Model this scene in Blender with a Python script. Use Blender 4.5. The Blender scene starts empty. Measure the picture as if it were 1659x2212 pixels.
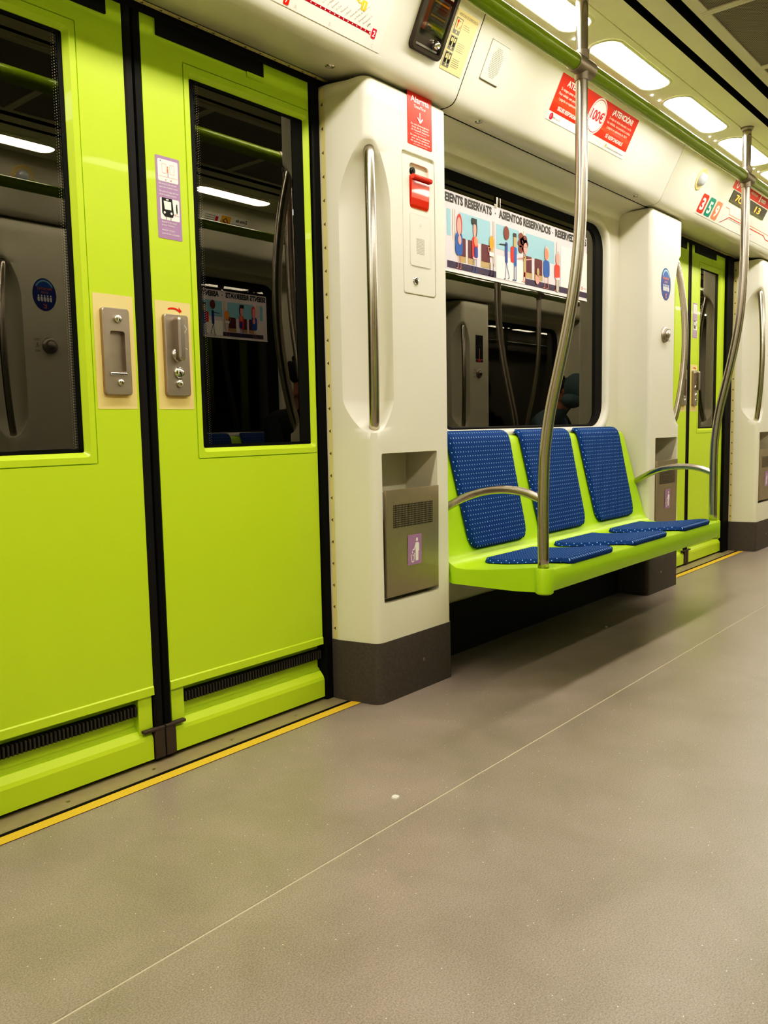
import bpy, bmesh, math, random
from mathutils import Vector, Matrix
random.seed(7)
COL = bpy.context.scene.collection
PITCH = 3.87                 # one door + one window bay of the carriage
AX = 3.185                   # mirror axis of the near window bay
YC = 0.70                    # centre line of the carriage
TURN = Matrix.Translation((2*AX, 2*YC, 0)) @ Matrix.Rotation(math.pi, 4, 'Z')

# ------------------------------------------------------------------ materials
def srgb(r, g, b):
    f = lambda c: (c/255)/12.92 if c/255 <= .04045 else ((c/255+.055)/1.055)**2.4
    return (f(r), f(g), f(b), 1)
MATS = {}
def mat(name, col, rough=.5, metal=0, spec=.5, bump=0, bscale=200, emit=None, es=0, var=0, vscale=8, coat=0):
    m = bpy.data.materials.new(name); m.use_nodes = True
    nt = m.node_tree; b = nt.nodes['Principled BSDF']
    b.inputs['Base Color'].default_value = col
    b.inputs['Roughness'].default_value = rough
    b.inputs['Metallic'].default_value = metal
    b.inputs['Specular IOR Level'].default_value = spec
    b.inputs['Coat Weight'].default_value = coat
    tc = nt.nodes.new('ShaderNodeTexCoord')
    if var:
        n = nt.nodes.new('ShaderNodeTexNoise'); n.inputs['Scale'].default_value = vscale; n.inputs['Detail'].default_value = 4
        nt.links.new(tc.outputs['Object'], n.inputs['Vector'])
        mx = nt.nodes.new('ShaderNodeMix'); mx.data_type = 'RGBA'; mx.blend_type = 'MIX'
        mx.inputs[6].default_value = tuple(c*(1-var) for c in col[:3]) + (1,)
        mx.inputs[7].default_value = tuple(min(1, c*(1+var)) for c in col[:3]) + (1,)
        nt.links.new(n.outputs['Fac'], mx.inputs[0]); nt.links.new(mx.outputs[2], b.inputs['Base Color'])
    if bump:
        n = nt.nodes.new('ShaderNodeTexNoise'); n.inputs['Scale'].default_value = bscale; n.inputs['Detail'].default_value = 2
        nt.links.new(tc.outputs['Object'], n.inputs['Vector'])
        bp = nt.nodes.new('ShaderNodeBump'); bp.inputs['Strength'].default_value = bump; bp.inputs['Distance'].default_value = .002
        nt.links.new(n.outputs['Fac'], bp.inputs['Height']); nt.links.new(bp.outputs[0], b.inputs['Normal'])
    if emit:
        b.inputs['Emission Color'].default_value = emit; b.inputs['Emission Strength'].default_value = es
    MATS[name] = m
    return m
white = mat('white_panel', srgb(229, 224, 208), .38, var=.02, vscale=2)
ceilw = mat('ceiling_white', srgb(226, 220, 196), .5, var=.02)
inner = mat('bin_interior', srgb(190, 192, 184), .5)
lime = mat('lime_paint', srgb(196, 223, 58), .36, var=.02, vscale=1.5, coat=.1)
limeb = mat('lime_plastic', srgb(180, 220, 44), .34, bump=.05, bscale=500)
railg = mat('rail_green', srgb(146, 172, 24), .28, coat=.3)
rubber = mat('black_rubber', srgb(9, 9, 10), .6, spec=.3)
rubber2 = mat('seal_rubber', srgb(34, 31, 33), .6, spec=.3)
toothm = mat('rack_tooth', srgb(66, 62, 54), .4)
brownr = mat('sill_rubber', srgb(80, 68, 62), .6)
dark = mat('dark_void', srgb(7, 7, 7), .8)
plinthm = mat('plinth_speckle', srgb(94, 87, 82), .6, bump=.6, bscale=700, var=.35, vscale=130)
steelp = mat('steel_panel', srgb(190, 178, 160), .42, metal=.85, var=.05, vscale=30)
steel = mat('brushed_steel', srgb(196, 188, 180), .27, metal=1, var=.05, vscale=40)
steeld = mat('dark_steel', srgb(178, 168, 158), .42, metal=1, var=.08, vscale=30)
chrome = mat('chrome', srgb(225, 222, 218), .12, metal=1)
sillm = mat('sill_metal', srgb(166, 154, 128), .42, metal=.15, var=.12, vscale=30)
yellow = mat('yellow_line', srgb(232, 192, 76), .55, var=.05, vscale=60)
stripm = mat('reflective_strip', srgb(232, 222, 166), .35)
tri = mat('strip_arrow', srgb(118, 108, 84), .5)
cream = mat('cream_sticker', srgb(236, 212, 152), .4)
red = mat('print_red', srgb(226, 40, 22), .3, coat=.3)
redp = mat('red_plastic', srgb(226, 58, 36), .22, coat=.5)
wht = mat('print_white', srgb(246, 242, 236), .35)
blk = mat('print_black', srgb(16, 15, 16), .4)
greyp = mat('print_grey', srgb(130, 126, 122), .5)
lgrey = mat('print_light_grey', srgb(200, 194, 186), .5)
lilac = mat('print_lilac', srgb(172, 136, 176), .35)
pink = mat('print_pink', srgb(236, 160, 150), .45)
orange = mat('print_orange', srgb(240, 160, 40), .45)
navy = mat('print_navy', srgb(36, 62, 140), .4)
bluep = mat('print_blue', srgb(34, 92, 170), .4)
skyb = mat('print_sky', srgb(150, 200, 214), .4)
maroon = mat('print_maroon', srgb(96, 26, 44), .4)
tan = mat('print_tan', srgb(190, 158, 112), .4)
plum = mat('print_plum', srgb(62, 46, 78), .4)
brown = mat('print_brown', srgb(120, 40, 24), .4)
teal = mat('print_teal', srgb(10, 142, 122), .35)
salmon = mat('print_salmon', srgb(226, 134, 104), .35)
crims = mat('print_crimson', srgb(212, 22, 62), .35)
amber = mat('print_amber', srgb(240, 190, 60), .4)
psheet = mat('poster_sheet', srgb(226, 216, 220), .3)
sheet = mat('map_sheet', srgb(236, 224, 214), .35)
lampm = mat('lamp_diffuser', (1, 1, 1, 1), .4, emit=(1, .927, .822, 1), es=30.5)
lampoff = mat('eye_lens', srgb(196, 200, 208), .15, spec=.8)
led = mat('led_amber', (1, .4, .05, 1), .4, emit=(1, .38, .03, 1), es=3)
boxdark = mat('dark_plastic', srgb(58, 50, 44), .35, coat=.3)
skin = mat('skin', srgb(196, 140, 110), .5)
hair = mat('hair', srgb(22, 17, 15), .6, bump=.9, bscale=90)
jacket = mat('dark_jacket', srgb(30, 32, 38), .8, bump=.3, bscale=60)
jacket2 = mat('blue_grey_jacket', srgb(112, 132, 142), .8, bump=.3, bscale=60)
jeans = mat('jeans', srgb(40, 48, 66), .85)

def glass_mat(name, ior, tint):
    m = bpy.data.materials.new(name); m.use_nodes = True; nt = m.node_tree; nt.nodes.clear()
    o = nt.nodes.new('ShaderNodeOutputMaterial'); t = nt.nodes.new('ShaderNodeBsdfTransparent'); t.inputs[0].default_value = tint
    g = nt.nodes.new('ShaderNodeBsdfGlossy'); g.inputs['Roughness'].default_value = .0
    g.inputs[0].default_value = (1, .97, .88, 1)
    f = nt.nodes.new('ShaderNodeFresnel'); f.inputs[0].default_value = ior
    mx = nt.nodes.new('ShaderNodeMixShader')
    nt.links.new(f.outputs[0], mx.inputs[0]); nt.links.new(t.outputs[0], mx.inputs[1]); nt.links.new(g.outputs[0], mx.inputs[2])
    nt.links.new(mx.outputs[0], o.inputs[0]); return m
glass = glass_mat('dark_glass', 2.05, (.35, .36, .34, 1))
glass2 = glass_mat('cover_glass', 1.5, (.75, .75, .72, 1))

def floor_mat():
    m = mat('floor_resin', srgb(136, 126, 110), .36, spec=.7, coat=.5)
    m.node_tree.nodes['Principled BSDF'].inputs['Coat Roughness'].default_value = .28
    nt = m.node_tree; b = nt.nodes['Principled BSDF']; L = nt.links
    tc = nt.nodes.new('ShaderNodeTexCoord')
    n1 = nt.nodes.new('ShaderNodeTexNoise'); n1.inputs['Scale'].default_value = 330; n1.inputs['Detail'].default_value = 3
    n2 = nt.nodes.new('ShaderNodeTexNoise'); n2.inputs['Scale'].default_value = 5; n2.inputs['Detail'].default_value = 9; n2.inputs['Roughness'].default_value = .62; n2.inputs['Distortion'].default_value = .4
    n3 = nt.nodes.new('ShaderNodeTexVoronoi'); n3.inputs['Scale'].default_value = 75
    for n in (n1, n2, n3): L.new(tc.outputs['Object'], n.inputs['Vector'])
    r1 = nt.nodes.new('ShaderNodeValToRGB'); r1.color_ramp.elements[0].position = .3; r1.color_ramp.elements[1].position = .7
    r1.color_ramp.elements[0].color = srgb(140, 130, 124); r1.color_ramp.elements[1].color = srgb(182, 169, 163)
    L.new(n1.outputs['Fac'], r1.inputs[0])
    r2 = nt.nodes.new('ShaderNodeValToRGB'); r2.color_ramp.elements[0].position = .3; r2.color_ramp.elements[1].position = .75
    r2.color_ramp.elements[0].color = (.84, .85, .82, 1); r2.color_ramp.elements[1].color = (1.1, 1.08, 1.1, 1)
    L.new(n2.outputs['Fac'], r2.inputs[0])
    mx = nt.nodes.new('ShaderNodeMix'); mx.data_type = 'RGBA'; mx.blend_type = 'MULTIPLY'; mx.inputs[0].default_value = 1
    L.new(r1.outputs[0], mx.inputs[6]); L.new(r2.outputs[0], mx.inputs[7])
    lt = nt.nodes.new('ShaderNodeMath'); lt.operation = 'LESS_THAN'; lt.inputs[1].default_value = .085
    L.new(n3.outputs['Distance'], lt.inputs[0])
    mx2 = nt.nodes.new('ShaderNodeMix'); mx2.data_type = 'RGBA'; mx2.inputs[7].default_value = (1, .97, .92, 1)
    ss = nt.nodes.new('ShaderNodeSeparateColor'); L.new(n3.outputs['Color'], ss.inputs[0])
    gt = nt.nodes.new('ShaderNodeMath'); gt.operation = 'GREATER_THAN'; gt.inputs[1].default_value = .78; L.new(ss.outputs[0], gt.inputs[0])
    ml = nt.nodes.new('ShaderNodeMath'); ml.operation = 'MULTIPLY'; L.new(lt.outputs[0], ml.inputs[0]); L.new(gt.outputs[0], ml.inputs[1])
    L.new(ml.outputs[0], mx2.inputs[0]); L.new(mx.outputs[2], mx2.inputs[6]); L.new(mx2.outputs[2], b.inputs['Base Color'])
    rr = nt.nodes.new('ShaderNodeMapRange'); rr.inputs[3].default_value = .30; rr.inputs[4].default_value = .46
    L.new(n2.outputs['Fac'], rr.inputs[0]); L.new(rr.outputs[0], b.inputs['Roughness'])
    bp = nt.nodes.new('ShaderNodeBump'); bp.inputs['Strength'].default_value = .10; bp.inputs['Distance'].default_value = .001
    L.new(n1.outputs['Fac'], bp.inputs['Height']); L.new(bp.outputs[0], b.inputs['Normal'])
    return m
floorm = floor_mat()
seam = mat('floor_weld', srgb(208, 197, 176), .5)

def cushion_mat():
    m = mat('blue_seat_fabric', srgb(28, 66, 140), .75)
    nt = m.node_tree; b = nt.nodes['Principled BSDF']; L = nt.links
    uv = nt.nodes.new('ShaderNodeUVMap'); sp = nt.nodes.new('ShaderNodeSeparateXYZ'); L.new(uv.outputs[0], sp.inputs[0])
    def M(op, a, c=None):
        n = nt.nodes.new('ShaderNodeMath'); n.operation = op
        for i, v in enumerate((a, c)):
            if v is None: continue
            if isinstance(v, (int, float)): n.inputs[i].default_value = v
            else: L.new(v, n.inputs[i])
        return n.outputs[0]
    v = M('DIVIDE', sp.outputs[1], .0168); u = M('DIVIDE', sp.outputs[0], .0165)
    row = M('FLOOR', v); fv = M('FRACT', v)
    sh = M('MULTIPLY', M('FRACT', M('MULTIPLY', row, .5)), .8)
    sk = M('MULTIPLY', fv, .25)
    fu = M('FRACT', M('ADD', M('ADD', u, sh), sk))
    a = M('MULTIPLY', M('GREATER_THAN', fv, .34), M('LESS_THAN', fv, .60))
    c = M('MULTIPLY', M('GREATER_THAN', fu, .40), M('LESS_THAN', fu, .56))
    fac = M('MULTIPLY', a, c)
    mx = nt.nodes.new('ShaderNodeMix'); mx.data_type = 'RGBA'
    mx.inputs[6].default_value = srgb(24, 70, 130); mx.inputs[7].default_value = srgb(176, 204, 232)
    L.new(fac, mx.inputs[0]); L.new(mx.outputs[2], b.inputs['Base Color'])
    n = nt.nodes.new('ShaderNodeTexNoise'); n.inputs['Scale'].default_value = 1200; L.new(uv.outputs[0], n.inputs['Vector'])
    bp = nt.nodes.new('ShaderNodeBump'); bp.inputs['Strength'].default_value = .4; bp.inputs['Distance'].default_value = .001
    L.new(n.outputs['Fac'], bp.inputs['Height']); L.new(bp.outputs[0], b.inputs['Normal'])
    b.inputs['Specular IOR Level'].default_value = .25
    return m
fabric = cushion_mat()

def grille_mat():
    m = mat('perforated_grille', srgb(140, 132, 116), .6)
    nt = m.node_tree; b = nt.nodes['Principled BSDF']; L = nt.links
    tc = nt.nodes.new('ShaderNodeTexCoord'); mp = nt.nodes.new('ShaderNodeMapping'); mp.inputs['Rotation'].default_value = (0, 0, .785)
    L.new(tc.outputs['Object'], mp.inputs[0])
    v = nt.nodes.new('ShaderNodeTexVoronoi'); v.inputs['Scale'].default_value = 130; v.inputs['Randomness'].default_value = 0
    L.new(mp.outputs[0], v.inputs['Vector'])
    r = nt.nodes.new('ShaderNodeValToRGB'); r.color_ramp.interpolation = 'CONSTANT'; r.color_ramp.elements[1].position = .38
    r.color_ramp.elements[0].color = srgb(96, 86, 74); r.color_ramp.elements[1].color = srgb(158, 150, 132)
    L.new(v.outputs['Distance'], r.inputs[0]); L.new(r.outputs[0], b.inputs['Base Color'])
    return m
grillem = grille_mat()

# ------------------------------------------------------------------ mesh helper
class G:
    """gathers faces (world coordinates) that become ONE mesh object"""
    def __init__(s): s.bm = bmesh.new(); s.mats = []; s.uv = None
    def mi(s, m):
        if m not in s.mats: s.mats.append(m)
        return s.mats.index(m)
    def face(s, pts, m, smooth=False):
        vs = [s.bm.verts.new(p) for p in pts]
        f = s.bm.faces.new(vs); f.material_index = s.mi(m); f.smooth = smooth; return f
    def box(s, a, b, m, bev=0, seg=2):
        x0, x1 = sorted((a[0], b[0])); y0, y1 = sorted((a[1], b[1])); z0, z1 = sorted((a[2], b[2]))
        v = [s.bm.verts.new(p) for p in ((x0,y0,z0),(x1,y0,z0),(x1,y1,z0),(x0,y1,z0),(x0,y0,z1),(x1,y0,z1),(x1,y1,z1),(x0,y1,z1))]
        fs = [s.bm.faces.new([v[i] for i in q]) for q in ((0,3,2,1),(4,5,6,7),(0,1,5,4),(1,2,6,5),(2,3,7,6),(3,0,4,7))]
        k = s.mi(m)
        for f in fs: f.material_index = k
        if bev:
            es = list({e for f in fs for e in f.edges})
            r = bmesh.ops.bevel(s.bm, geom=es, offset=bev, segments=seg, affect='EDGES', profile=.5)
            for f in r['faces']: f.material_index = k; f.smooth = True
    def loft(s, rings, m, closed=True, cap=(False, False), smooth=True, flip=False, edge_mat=None):
        vr = [[s.bm.verts.new(p) for p in r] for r in rings]
        k = s.mi(m); n = len(rings[0])
        for i in range(len(vr)-1):
            for j in range(n if closed else n-1):
                q = [vr[i][j], vr[i][(j+1) % n], vr[i+1][(j+1) % n], vr[i+1][j]]
                if flip: q.reverse()
                try: f = s.bm.faces.new(q)
                except ValueError: continue
                f.material_index = k; f.smooth = smooth
        for e, idx in ((cap[0], 0), (cap[1], -1)):
            if e:
                q = vr[idx][:]
                if (idx == 0) != flip: q.reverse()
                f = s.bm.faces.new(q); f.material_index = k; f.smooth = False
        return vr
    def tube(s, pts, r, m, seg=16, cap=True):
        pts = [Vector(p) for p in pts]; rings = []
        rs = r if isinstance(r, (list, tuple)) else [r]*len(pts)
        t0 = (pts[1]-pts[0]).normalized(); up = Vector((0, 0, 1)) if abs(t0.z) < .9 else Vector((1, 0, 0))
        a = t0.cross(up).normalized()
        for i, p in enumerate(pts):
            t = (pts[min(i+1, len(pts)-1)]-pts[max(i-1, 0)]).normalized()
            a = (a - t*a.dot(t)).normalized(); b = t.cross(a)
            rings.append([p + (a*math.cos(w)+b*math.sin(w))*rs[i] for w in [2*math.pi*j/seg for j in range(seg)]])
        s.loft(rings, m, cap=(cap, cap))
    def extrude(s, prof, x0, x1, m, smooth=True, closed=False, cap=False):
        """profile of (y,z) swept along x"""
        s.loft([[(x0, y, z) for y, z in prof], [(x1, y, z) for y, z in prof]], m, closed=closed, cap=(cap, cap), smooth=smooth)
    def mirror(s, xc):
        for v in s.bm.verts: v.co.x = 2*xc - v.co.x
        bmesh.ops.reverse_faces(s.bm, faces=s.bm.faces[:])
        return s
    def move(s, d):
        for v in s.bm.verts: v.co += Vector(d)
        return s
def link(name, me, parent=None):
    o = bpy.data.objects.new(name, me); COL.objects.link(o)
    if parent: o.parent = parent
    return o
def build(name, g, parent=None, fixn=False, autos=None, sharp=None):
    if fixn: bmesh.ops.recalc_face_normals(g.bm, faces=g.bm.faces[:])
    if sharp:
        bmesh.ops.remove_doubles(g.bm, verts=g.bm.verts[:], dist=1e-5)
        for e in g.bm.edges:
            if len(e.link_faces) == 2 and e.calc_face_angle(0) > math.radians(sharp): e.smooth = False
        for f in g.bm.faces: f.smooth = True
    if parent is not None:
        off = Vector(parent_world(parent))
        for v in g.bm.verts: v.co -= off
    me = bpy.data.meshes.new(name); g.bm.to_mesh(me); g.bm.free()
    for m in g.mats: me.materials.append(m)
    return link(name, me, parent)
ORG = {}
def parent_world(p): return ORG.get(p.name, (0, 0, 0))
def tag(o, label=None, cat=None, group=None, kind=None):
    if label: o['label'] = label
    if cat: o['category'] = cat
    if group: o['group'] = group
    if kind: o['kind'] = kind
    return o
def thing(name, loc, label, cat, group=None, kind=None):
    o = link(name, None); o.location = loc; ORG[o.name] = loc; o.empty_display_size = .05
    return tag(o, label, cat, group, kind)
def sub(name, g, parent, **k):
    """mesh child; grand-children hang off a mesh whose local frame is the thing's own"""
    o = build(name, g, parent, **k); ORG[o.name] = ORG[parent.name]; return o
def copy_tree(o, parent=None, mtx=None):
    c = o.copy(); COL.objects.link(c)
    if parent is not None: c.parent = parent
    if mtx is not None:
        c.matrix_basis = mtx @ o.matrix_basis
    for ch in list(o.children): copy_tree(ch, c)
    return c
def clone(o, mtx, label=None, group=None):
    c = copy_tree(o, None, mtx)
    if label: c['label'] = label
    if group: c['group'] = group
    return c
SHIFT = Matrix.Translation((PITCH, 0, 0))
def bool_cut(o, cutters):
    """cut the shapes out of a mesh object for good (nothing is left behind in the scene)"""
    for g in cutters:
        c = build('cutter', g, None, fixn=True)
        md = o.modifiers.new('b', 'BOOLEAN'); md.operation = 'DIFFERENCE'; md.solver = 'EXACT'; md.object = c
        bpy.context.view_layer.update()
        dg = bpy.context.evaluated_depsgraph_get()
        me = bpy.data.meshes.new_from_object(o.evaluated_get(dg))
        o.modifiers.clear(); old = o.data; o.data = me; bpy.data.meshes.remove(old)
        cm = c.data; bpy.data.objects.remove(c); bpy.data.meshes.remove(cm)
    return o
def rrect(x0, z0, x1, z1, r, seg=5):
    """rounded rectangle outline, counter-clockwise seen with x right, z up"""
    r = max(min(r, (x1-x0)/2-1e-5, (z1-z0)/2-1e-5), 1e-4); pts = []
    for cx, cz, a0 in ((x1-r, z0+r, -90), (x1-r, z1-r, 0), (x0+r, z1-r, 90), (x0+r, z0+r, 180)):
        for i in range(seg+1):
            a = math.radians(a0+90*i/seg); pts.append((cx+r*math.cos(a), cz+r*math.sin(a)))
    return pts

# ------------------------------------------------------------------ flat printed things
_tc = {}
def text_shape(s, bold):
    key = (s, bold)
    if key not in _tc:
        cu = bpy.data.curves.new('t', 'FONT'); cu.body = s; cu.size = 1; cu.resolution_u = 3; cu.offset = bold
        o = bpy.data.objects.new('t', cu); COL.objects.link(o); bpy.context.view_layer.update()
        me = bpy.data.meshes.new_from_object(o.evaluated_get(bpy.context.evaluated_depsgraph_get()))
        vs = [tuple(v.co) for v in me.vertices]; fs = [tuple(p.vertices) for p in me.polygons]
        bpy.data.objects.remove(o); bpy.data.curves.remove(cu); bpy.data.meshes.remove(me)
        _tc[key] = (vs, fs)
    return _tc[key]
class Sign(G):
    def __init__(s, o, X=(1, 0, 0), U=(0, 0, 1), base=.0016):
        super().__init__(); s.o = Vector(o); s.X = Vector(X).normalized(); s.U = Vector(U).normalized(); s.N = s.X.cross(s.U); s.b = base
    def P(s, x, y, l=0):
        if getattr(s, 'warp', None):
            for (a, b), (c, d) in zip(s.warp, s.warp[1:]):
                if x <= c or (c, d) == s.warp[-1]: x = b+(x-a)*(d-b)/(c-a); break
        return s.o + s.X*x + s.U*y + s.N*(s.b + .0005*l)
    def poly(s, pts, m, l=1): return s.face([s.P(x, y, l) for x, y in pts], m)
    def rect(s, x0, y0, x1, y1, m, l=1, r=0):
        s.poly(rrect(x0, y0, x1, y1, r) if r else ((x0, y0), (x1, y0), (x1, y1), (x0, y1)), m, l)
    def disc(s, cx, cy, rx, ry, m, l=1, n=20): s.poly([(cx+rx*math.cos(2*math.pi*i/n), cy+ry*math.sin(2*math.pi*i/n)) for i in range(n)], m, l)
    def ring(s, cx, cy, rx, ry, w, m, l=1, n=28):
        for i in range(n):
            a, b = 2*math.pi*i/n, 2*math.pi*(i+1)/n
            s.poly([(cx+rx*math.cos(a), cy+ry*math.sin(a)), (cx+rx*math.cos(b), cy+ry*math.sin(b)),
                    (cx+(rx-w)*math.cos(b), cy+(ry-w)*math.sin(b)), (cx+(rx-w)*math.cos(a), cy+(ry-w)*math.sin(a))], m, l)
    def line(s, pts, w, m, l=1):
        for (x0, y0), (x1, y1) in zip(pts, pts[1:]):
            d = math.hypot(x1-x0, y1-y0) or 1; nx, ny = -(y1-y0)/d*w/2, (x1-x0)/d*w/2
            s.poly([(x0-nx, y0-ny), (x1-nx, y1-ny), (x1+nx, y1+ny), (x0+nx, y0+ny)], m, l)
    def frame(s, x0, y0, x1, y1, w, m, l=1): s.line([(x0, y0), (x1, y0), (x1, y1), (x0, y1), (x0, y0)], w, m, l)
    def slab(s, x0, y0, x1, y1, m, r=0):
        """thin base with a real edge"""
        pts = rrect(x0, y0, x1, y1, r) if r else [(x0, y0), (x1, y0), (x1, y1), (x0, y1)]
        s.loft([[s.o+s.X*x+s.U*y for x, y in pts], [s.P(x, y) for x, y in pts]], m, cap=(False, True), smooth=False)
    def text(s, t, x, y, h, m, w=None, align='L', bold=0.0, l=2, rot=0):
        vs, fs = text_shape(t, bold)
        if not vs: return
        x0 = min(v[0] for v in vs); x1 = max(v[0] for v in vs)
        sy = h/.70; sx = sy if w is None else w/(x1-x0); ww = (x1-x0)*sx
        ox = {'L': 0, 'C': -ww/2, 'R': -ww}[align]; c, sn = math.cos(rot), math.sin(rot)
        bv = []
        for v in vs:
            px, py = (v[0]-x0)*sx+ox, v[1]*sy
            bv.append(s.bm.verts.new(s.P(x+px*c-py*sn, y+px*sn+py*c, l)))
        k = s.mi(m)
        for f in fs:
            try: q = s.bm.faces.new([bv[i] for i in f]); q.material_index = k
            except ValueError: pass
# the sloping upper panels run from A (bottom) to B (top)
CA = Vector((0, 1.632, 1.95)); CU = Vector((0, -.45647, .88974))
def cove(x, t=0): return CA + Vector((x, 0, 0)) + CU*t

# ================================================================== THE SHELL
X0, X1 = -3.0, 11.6
# floor with two grooves
g = G()
gr = [1.140, 1.136, .022, .018]
ys = [-.75, .02, .023, 1.142, 1.145, 1.96]
prof = [(-.80, 0), (.018, 0), (.0185, -.0008), (.0215, -.0008), (.022, 0), (1.1410, 0), (1.1415, -.0008), (1.1455, -.0008), (1.146, 0), (1.96, 0)]
g.extrude(prof, X0, X1, floorm, smooth=False)
for f in g.bm.faces:
    if f.calc_center_median().z < -.0006: f.material_index = g.mi(seam)
tag(build('floor', g, fixn=False), 'grey-brown speckled resin floor of the carriage with fine lengthwise seams', 'floor', kind='structure')
# ceiling profile, symmetric about YC
half = [(1.60, 2.235), (1.50, 2.205), (1.485, 2.168), (1.42, 2.160), (1.25, 2.160), (1.249, 2.163), (1.247, 2.163), (1.246, 2.160),
        (1.158, 2.160), (1.156, 2.20), (1.130, 2.20), (1.128, 2.160), (1.062, 2.160), (1.060, 2.20), (1.032, 2.20), (1.030, 2.165), (1.0, 2.165)]
prof = half + [(2*YC-y, z) for y, z in reversed(half)]
g = G(); g.extrude(prof, X0, X1, ceilw, smooth=False)
for f in g.bm.faces:
    if f.calc_center_median().z > 2.178 and abs(f.calc_center_median().y-YC) < .5: f.material_index = g.mi(dark)
tag(build('ceiling', g, fixn=True), 'off-white carriage ceiling with two long black slots on each side', 'ceiling', kind='structure')
# end walls
for nm, x, d in (('wall_back', X0, .02), ('wall_front', X1, -.02)):
    g = G(); g.box((x-d, -.85, -.01), (x, 2.0, 2.3), white)
    tag(build(nm, g), 'white end wall of the carriage', 'wall', kind='structure')

# upper (cove) panels
def cove_profile(door):
    p = [(1.508, 2.195), (1.514, 2.180)]
    p += [(CA.y+CU.y*t, CA.z+CU.z*t) for t in (.20, .14, .08, .02)]
    c = [(1.632, 1.950), (1.6375, 1.9405), (1.645, 1.932), (1.654, 1.9255), (1.666, 1.922), (1.680, 1.921)]
    p += c + ([(1.76, 1.927), (1.852, 1.936), (1.852, 1.952)] if door else [(1.713, 1.921), (1.715, 1.930)])
    return p
def cove_panel(x0, x1, door):
    g = G(); pr = cove_profile(door); e = .0015
    xs = [x0+e+.0006, x0+e+.0036, x1-e-.0036, x1-e-.0006]
    def sh(pt, d): return (pt[0]+d, pt[1]+d*.6)
    rings = [[(x, *(sh(p, .003) if i in (0, 3) else p)) for p in pr] for i, x in enumerate(xs)]
    g.loft(rings, white, closed=False)
    return g
n = 1
def door_span(k): return (2.337-2.18+PITCH*k, 2.337+PITCH*k)
def win_span(k): return (2.337+PITCH*k, 4.027+PITCH*k)
TR = []
for k in (-1, 0, 1, 2):
    a, b = door_span(k) if k >= 0 else (X0, 2.337-PITCH)
    for a, b, d in ((a, b, True), (*win_span(k), False)):
        b = min(b, X1)
        if a > b: continue
        o = build('trim_%d' % n, cove_panel(a, b, d), fixn=True); n += 1
        lab = ('white curved panel above the sliding doors' if d else 'white curved panel above the window bay')
        tag(o, lab + {-1: ' behind the viewer', 0: ' nearest the camera', 1: ' farther along', 2: ' at the far end'}[k], 'panel', kind='structure'); TR.append(o)
        if k in (0, 1):      # recessed latches under the edge
            for lx in ([a+.3, b-.483] if d else [a+.18, b-.21]):
                g = G(); y = 1.746 if d else 1.672; z = 1.926 if d else 1.9218
                for r0, r1, zz0, zz1, mm in ((.015, .011, 0, -.003, chrome), (.011, .007, -.003, .001, steeld), (.007, 0.0005, .001, -.002, chrome)):
                    g.loft([[(lx+r*math.cos(w), y+r*math.sin(w), z+zz) for w in [math.pi*2*j/20 for j in range(20)]] for r, zz in ((r0, zz0), (r1, zz1))], mm)
                build('latch', g, o)
        if d and k >= 0:     # pale strip with little arrows at the header edge
            g = Sign((0, 1.834, 1.9345), (1, 0, 0), (0, -.99, -.10), base=.0004)
            g.o = Vector((0, 1.851, 1.9345)); g.U = Vector((0, -.995, -.09)); g.N = Vector((0, 0, -1))
            g.rect(a+.42, 0, b-.40, .019, stripm, 1)
            for i in range(60):
                x = a+.47+i*.055
                if x < b-.43: g.poly([(x-.005, .005), (x+.005, .005), (x, .014)], tri, 2)
            build('reflective_strip', g, o)
for o in TR:
    c = copy_tree(o, None, TURN); c['label'] = o['label'].replace('white curved panel', 'opposite white curved panel')
    c.name = 'trim_%d' % n; n += 1

# side wall panels with window openings -----------------------------------
def window_wall(k, g):
    xa, xb = 2.30+PITCH*k, 4.07+PITCH*k; zb, zt = .0, 1.84
    wx0, wz0, wx1, wz1 = AX-.706+PITCH*k, .862, AX+.706+PITCH*k, 1.825
    def ring(off, y): return [(x, y, z) for x, z in rrect(wx0-off, wz0-off, wx1+off, wz1+off, .115+off*.8, 8)]
    rings = [ring(.050, 1.850), ring(.042, 1.846), ring(.030, 1.839), ring(.016, 1.838), ring(.006, 1.842), ring(0, 1.852), ring(-.002, 1.885)]
    rings = [[(x, y, z) for x, y, z in r] for r in rings]
    g.loft(rings, white)
    # flat panel round the raised frame
    outer = rings[0]; m = len(outer)
    def outp(p):
        x, _, z = p; cx, cz = (wx0+wx1)/2, (wz0+wz1)/2
        return x, z
    vs_in = [g.bm.verts.new(p) for p in outer]
    vs_out = [g.bm.verts.new((x, 1.850, z)) for x, z in ((xa, zb), (xb, zb), (xb, 1.878), (xa, 1.878))]
    es = [g.bm.edges.new((vs_in[i], vs_in[(i+1) % m])) for i in range(m)] + [g.bm.edges.new((vs_out[i], vs_out[(i+1) % 4])) for i in range(4)]
    r = bmesh.ops.triangle_fill(g.bm, edges=es, use_beauty=True)
    for f in r['geom']:
        if isinstance(f, bmesh.types.BMFace): f.material_index = g.mi(white)
    # upper band rising to the cove
    band = [(1.850, 1.878), (1.848, 1.886), (1.842, 1.895), (1.832, 1.903), (1.82, 1.909), (1.79, 1.916), (1.724, 1.922), (1.722, 1.930)]
    g.extrude(band, xa, xb, white)
def blank_wall(x0, x1, g):
    g.box((x0, 1.85, 0), (x1, 1.87, 1.95), white)
g = G()
for k in (-1, 0, 1): window_wall(k, g)
blank_wall(2.30+2*PITCH, X1, g)
blank_wall(X0, 2.30-PITCH-2.0, g)
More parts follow.
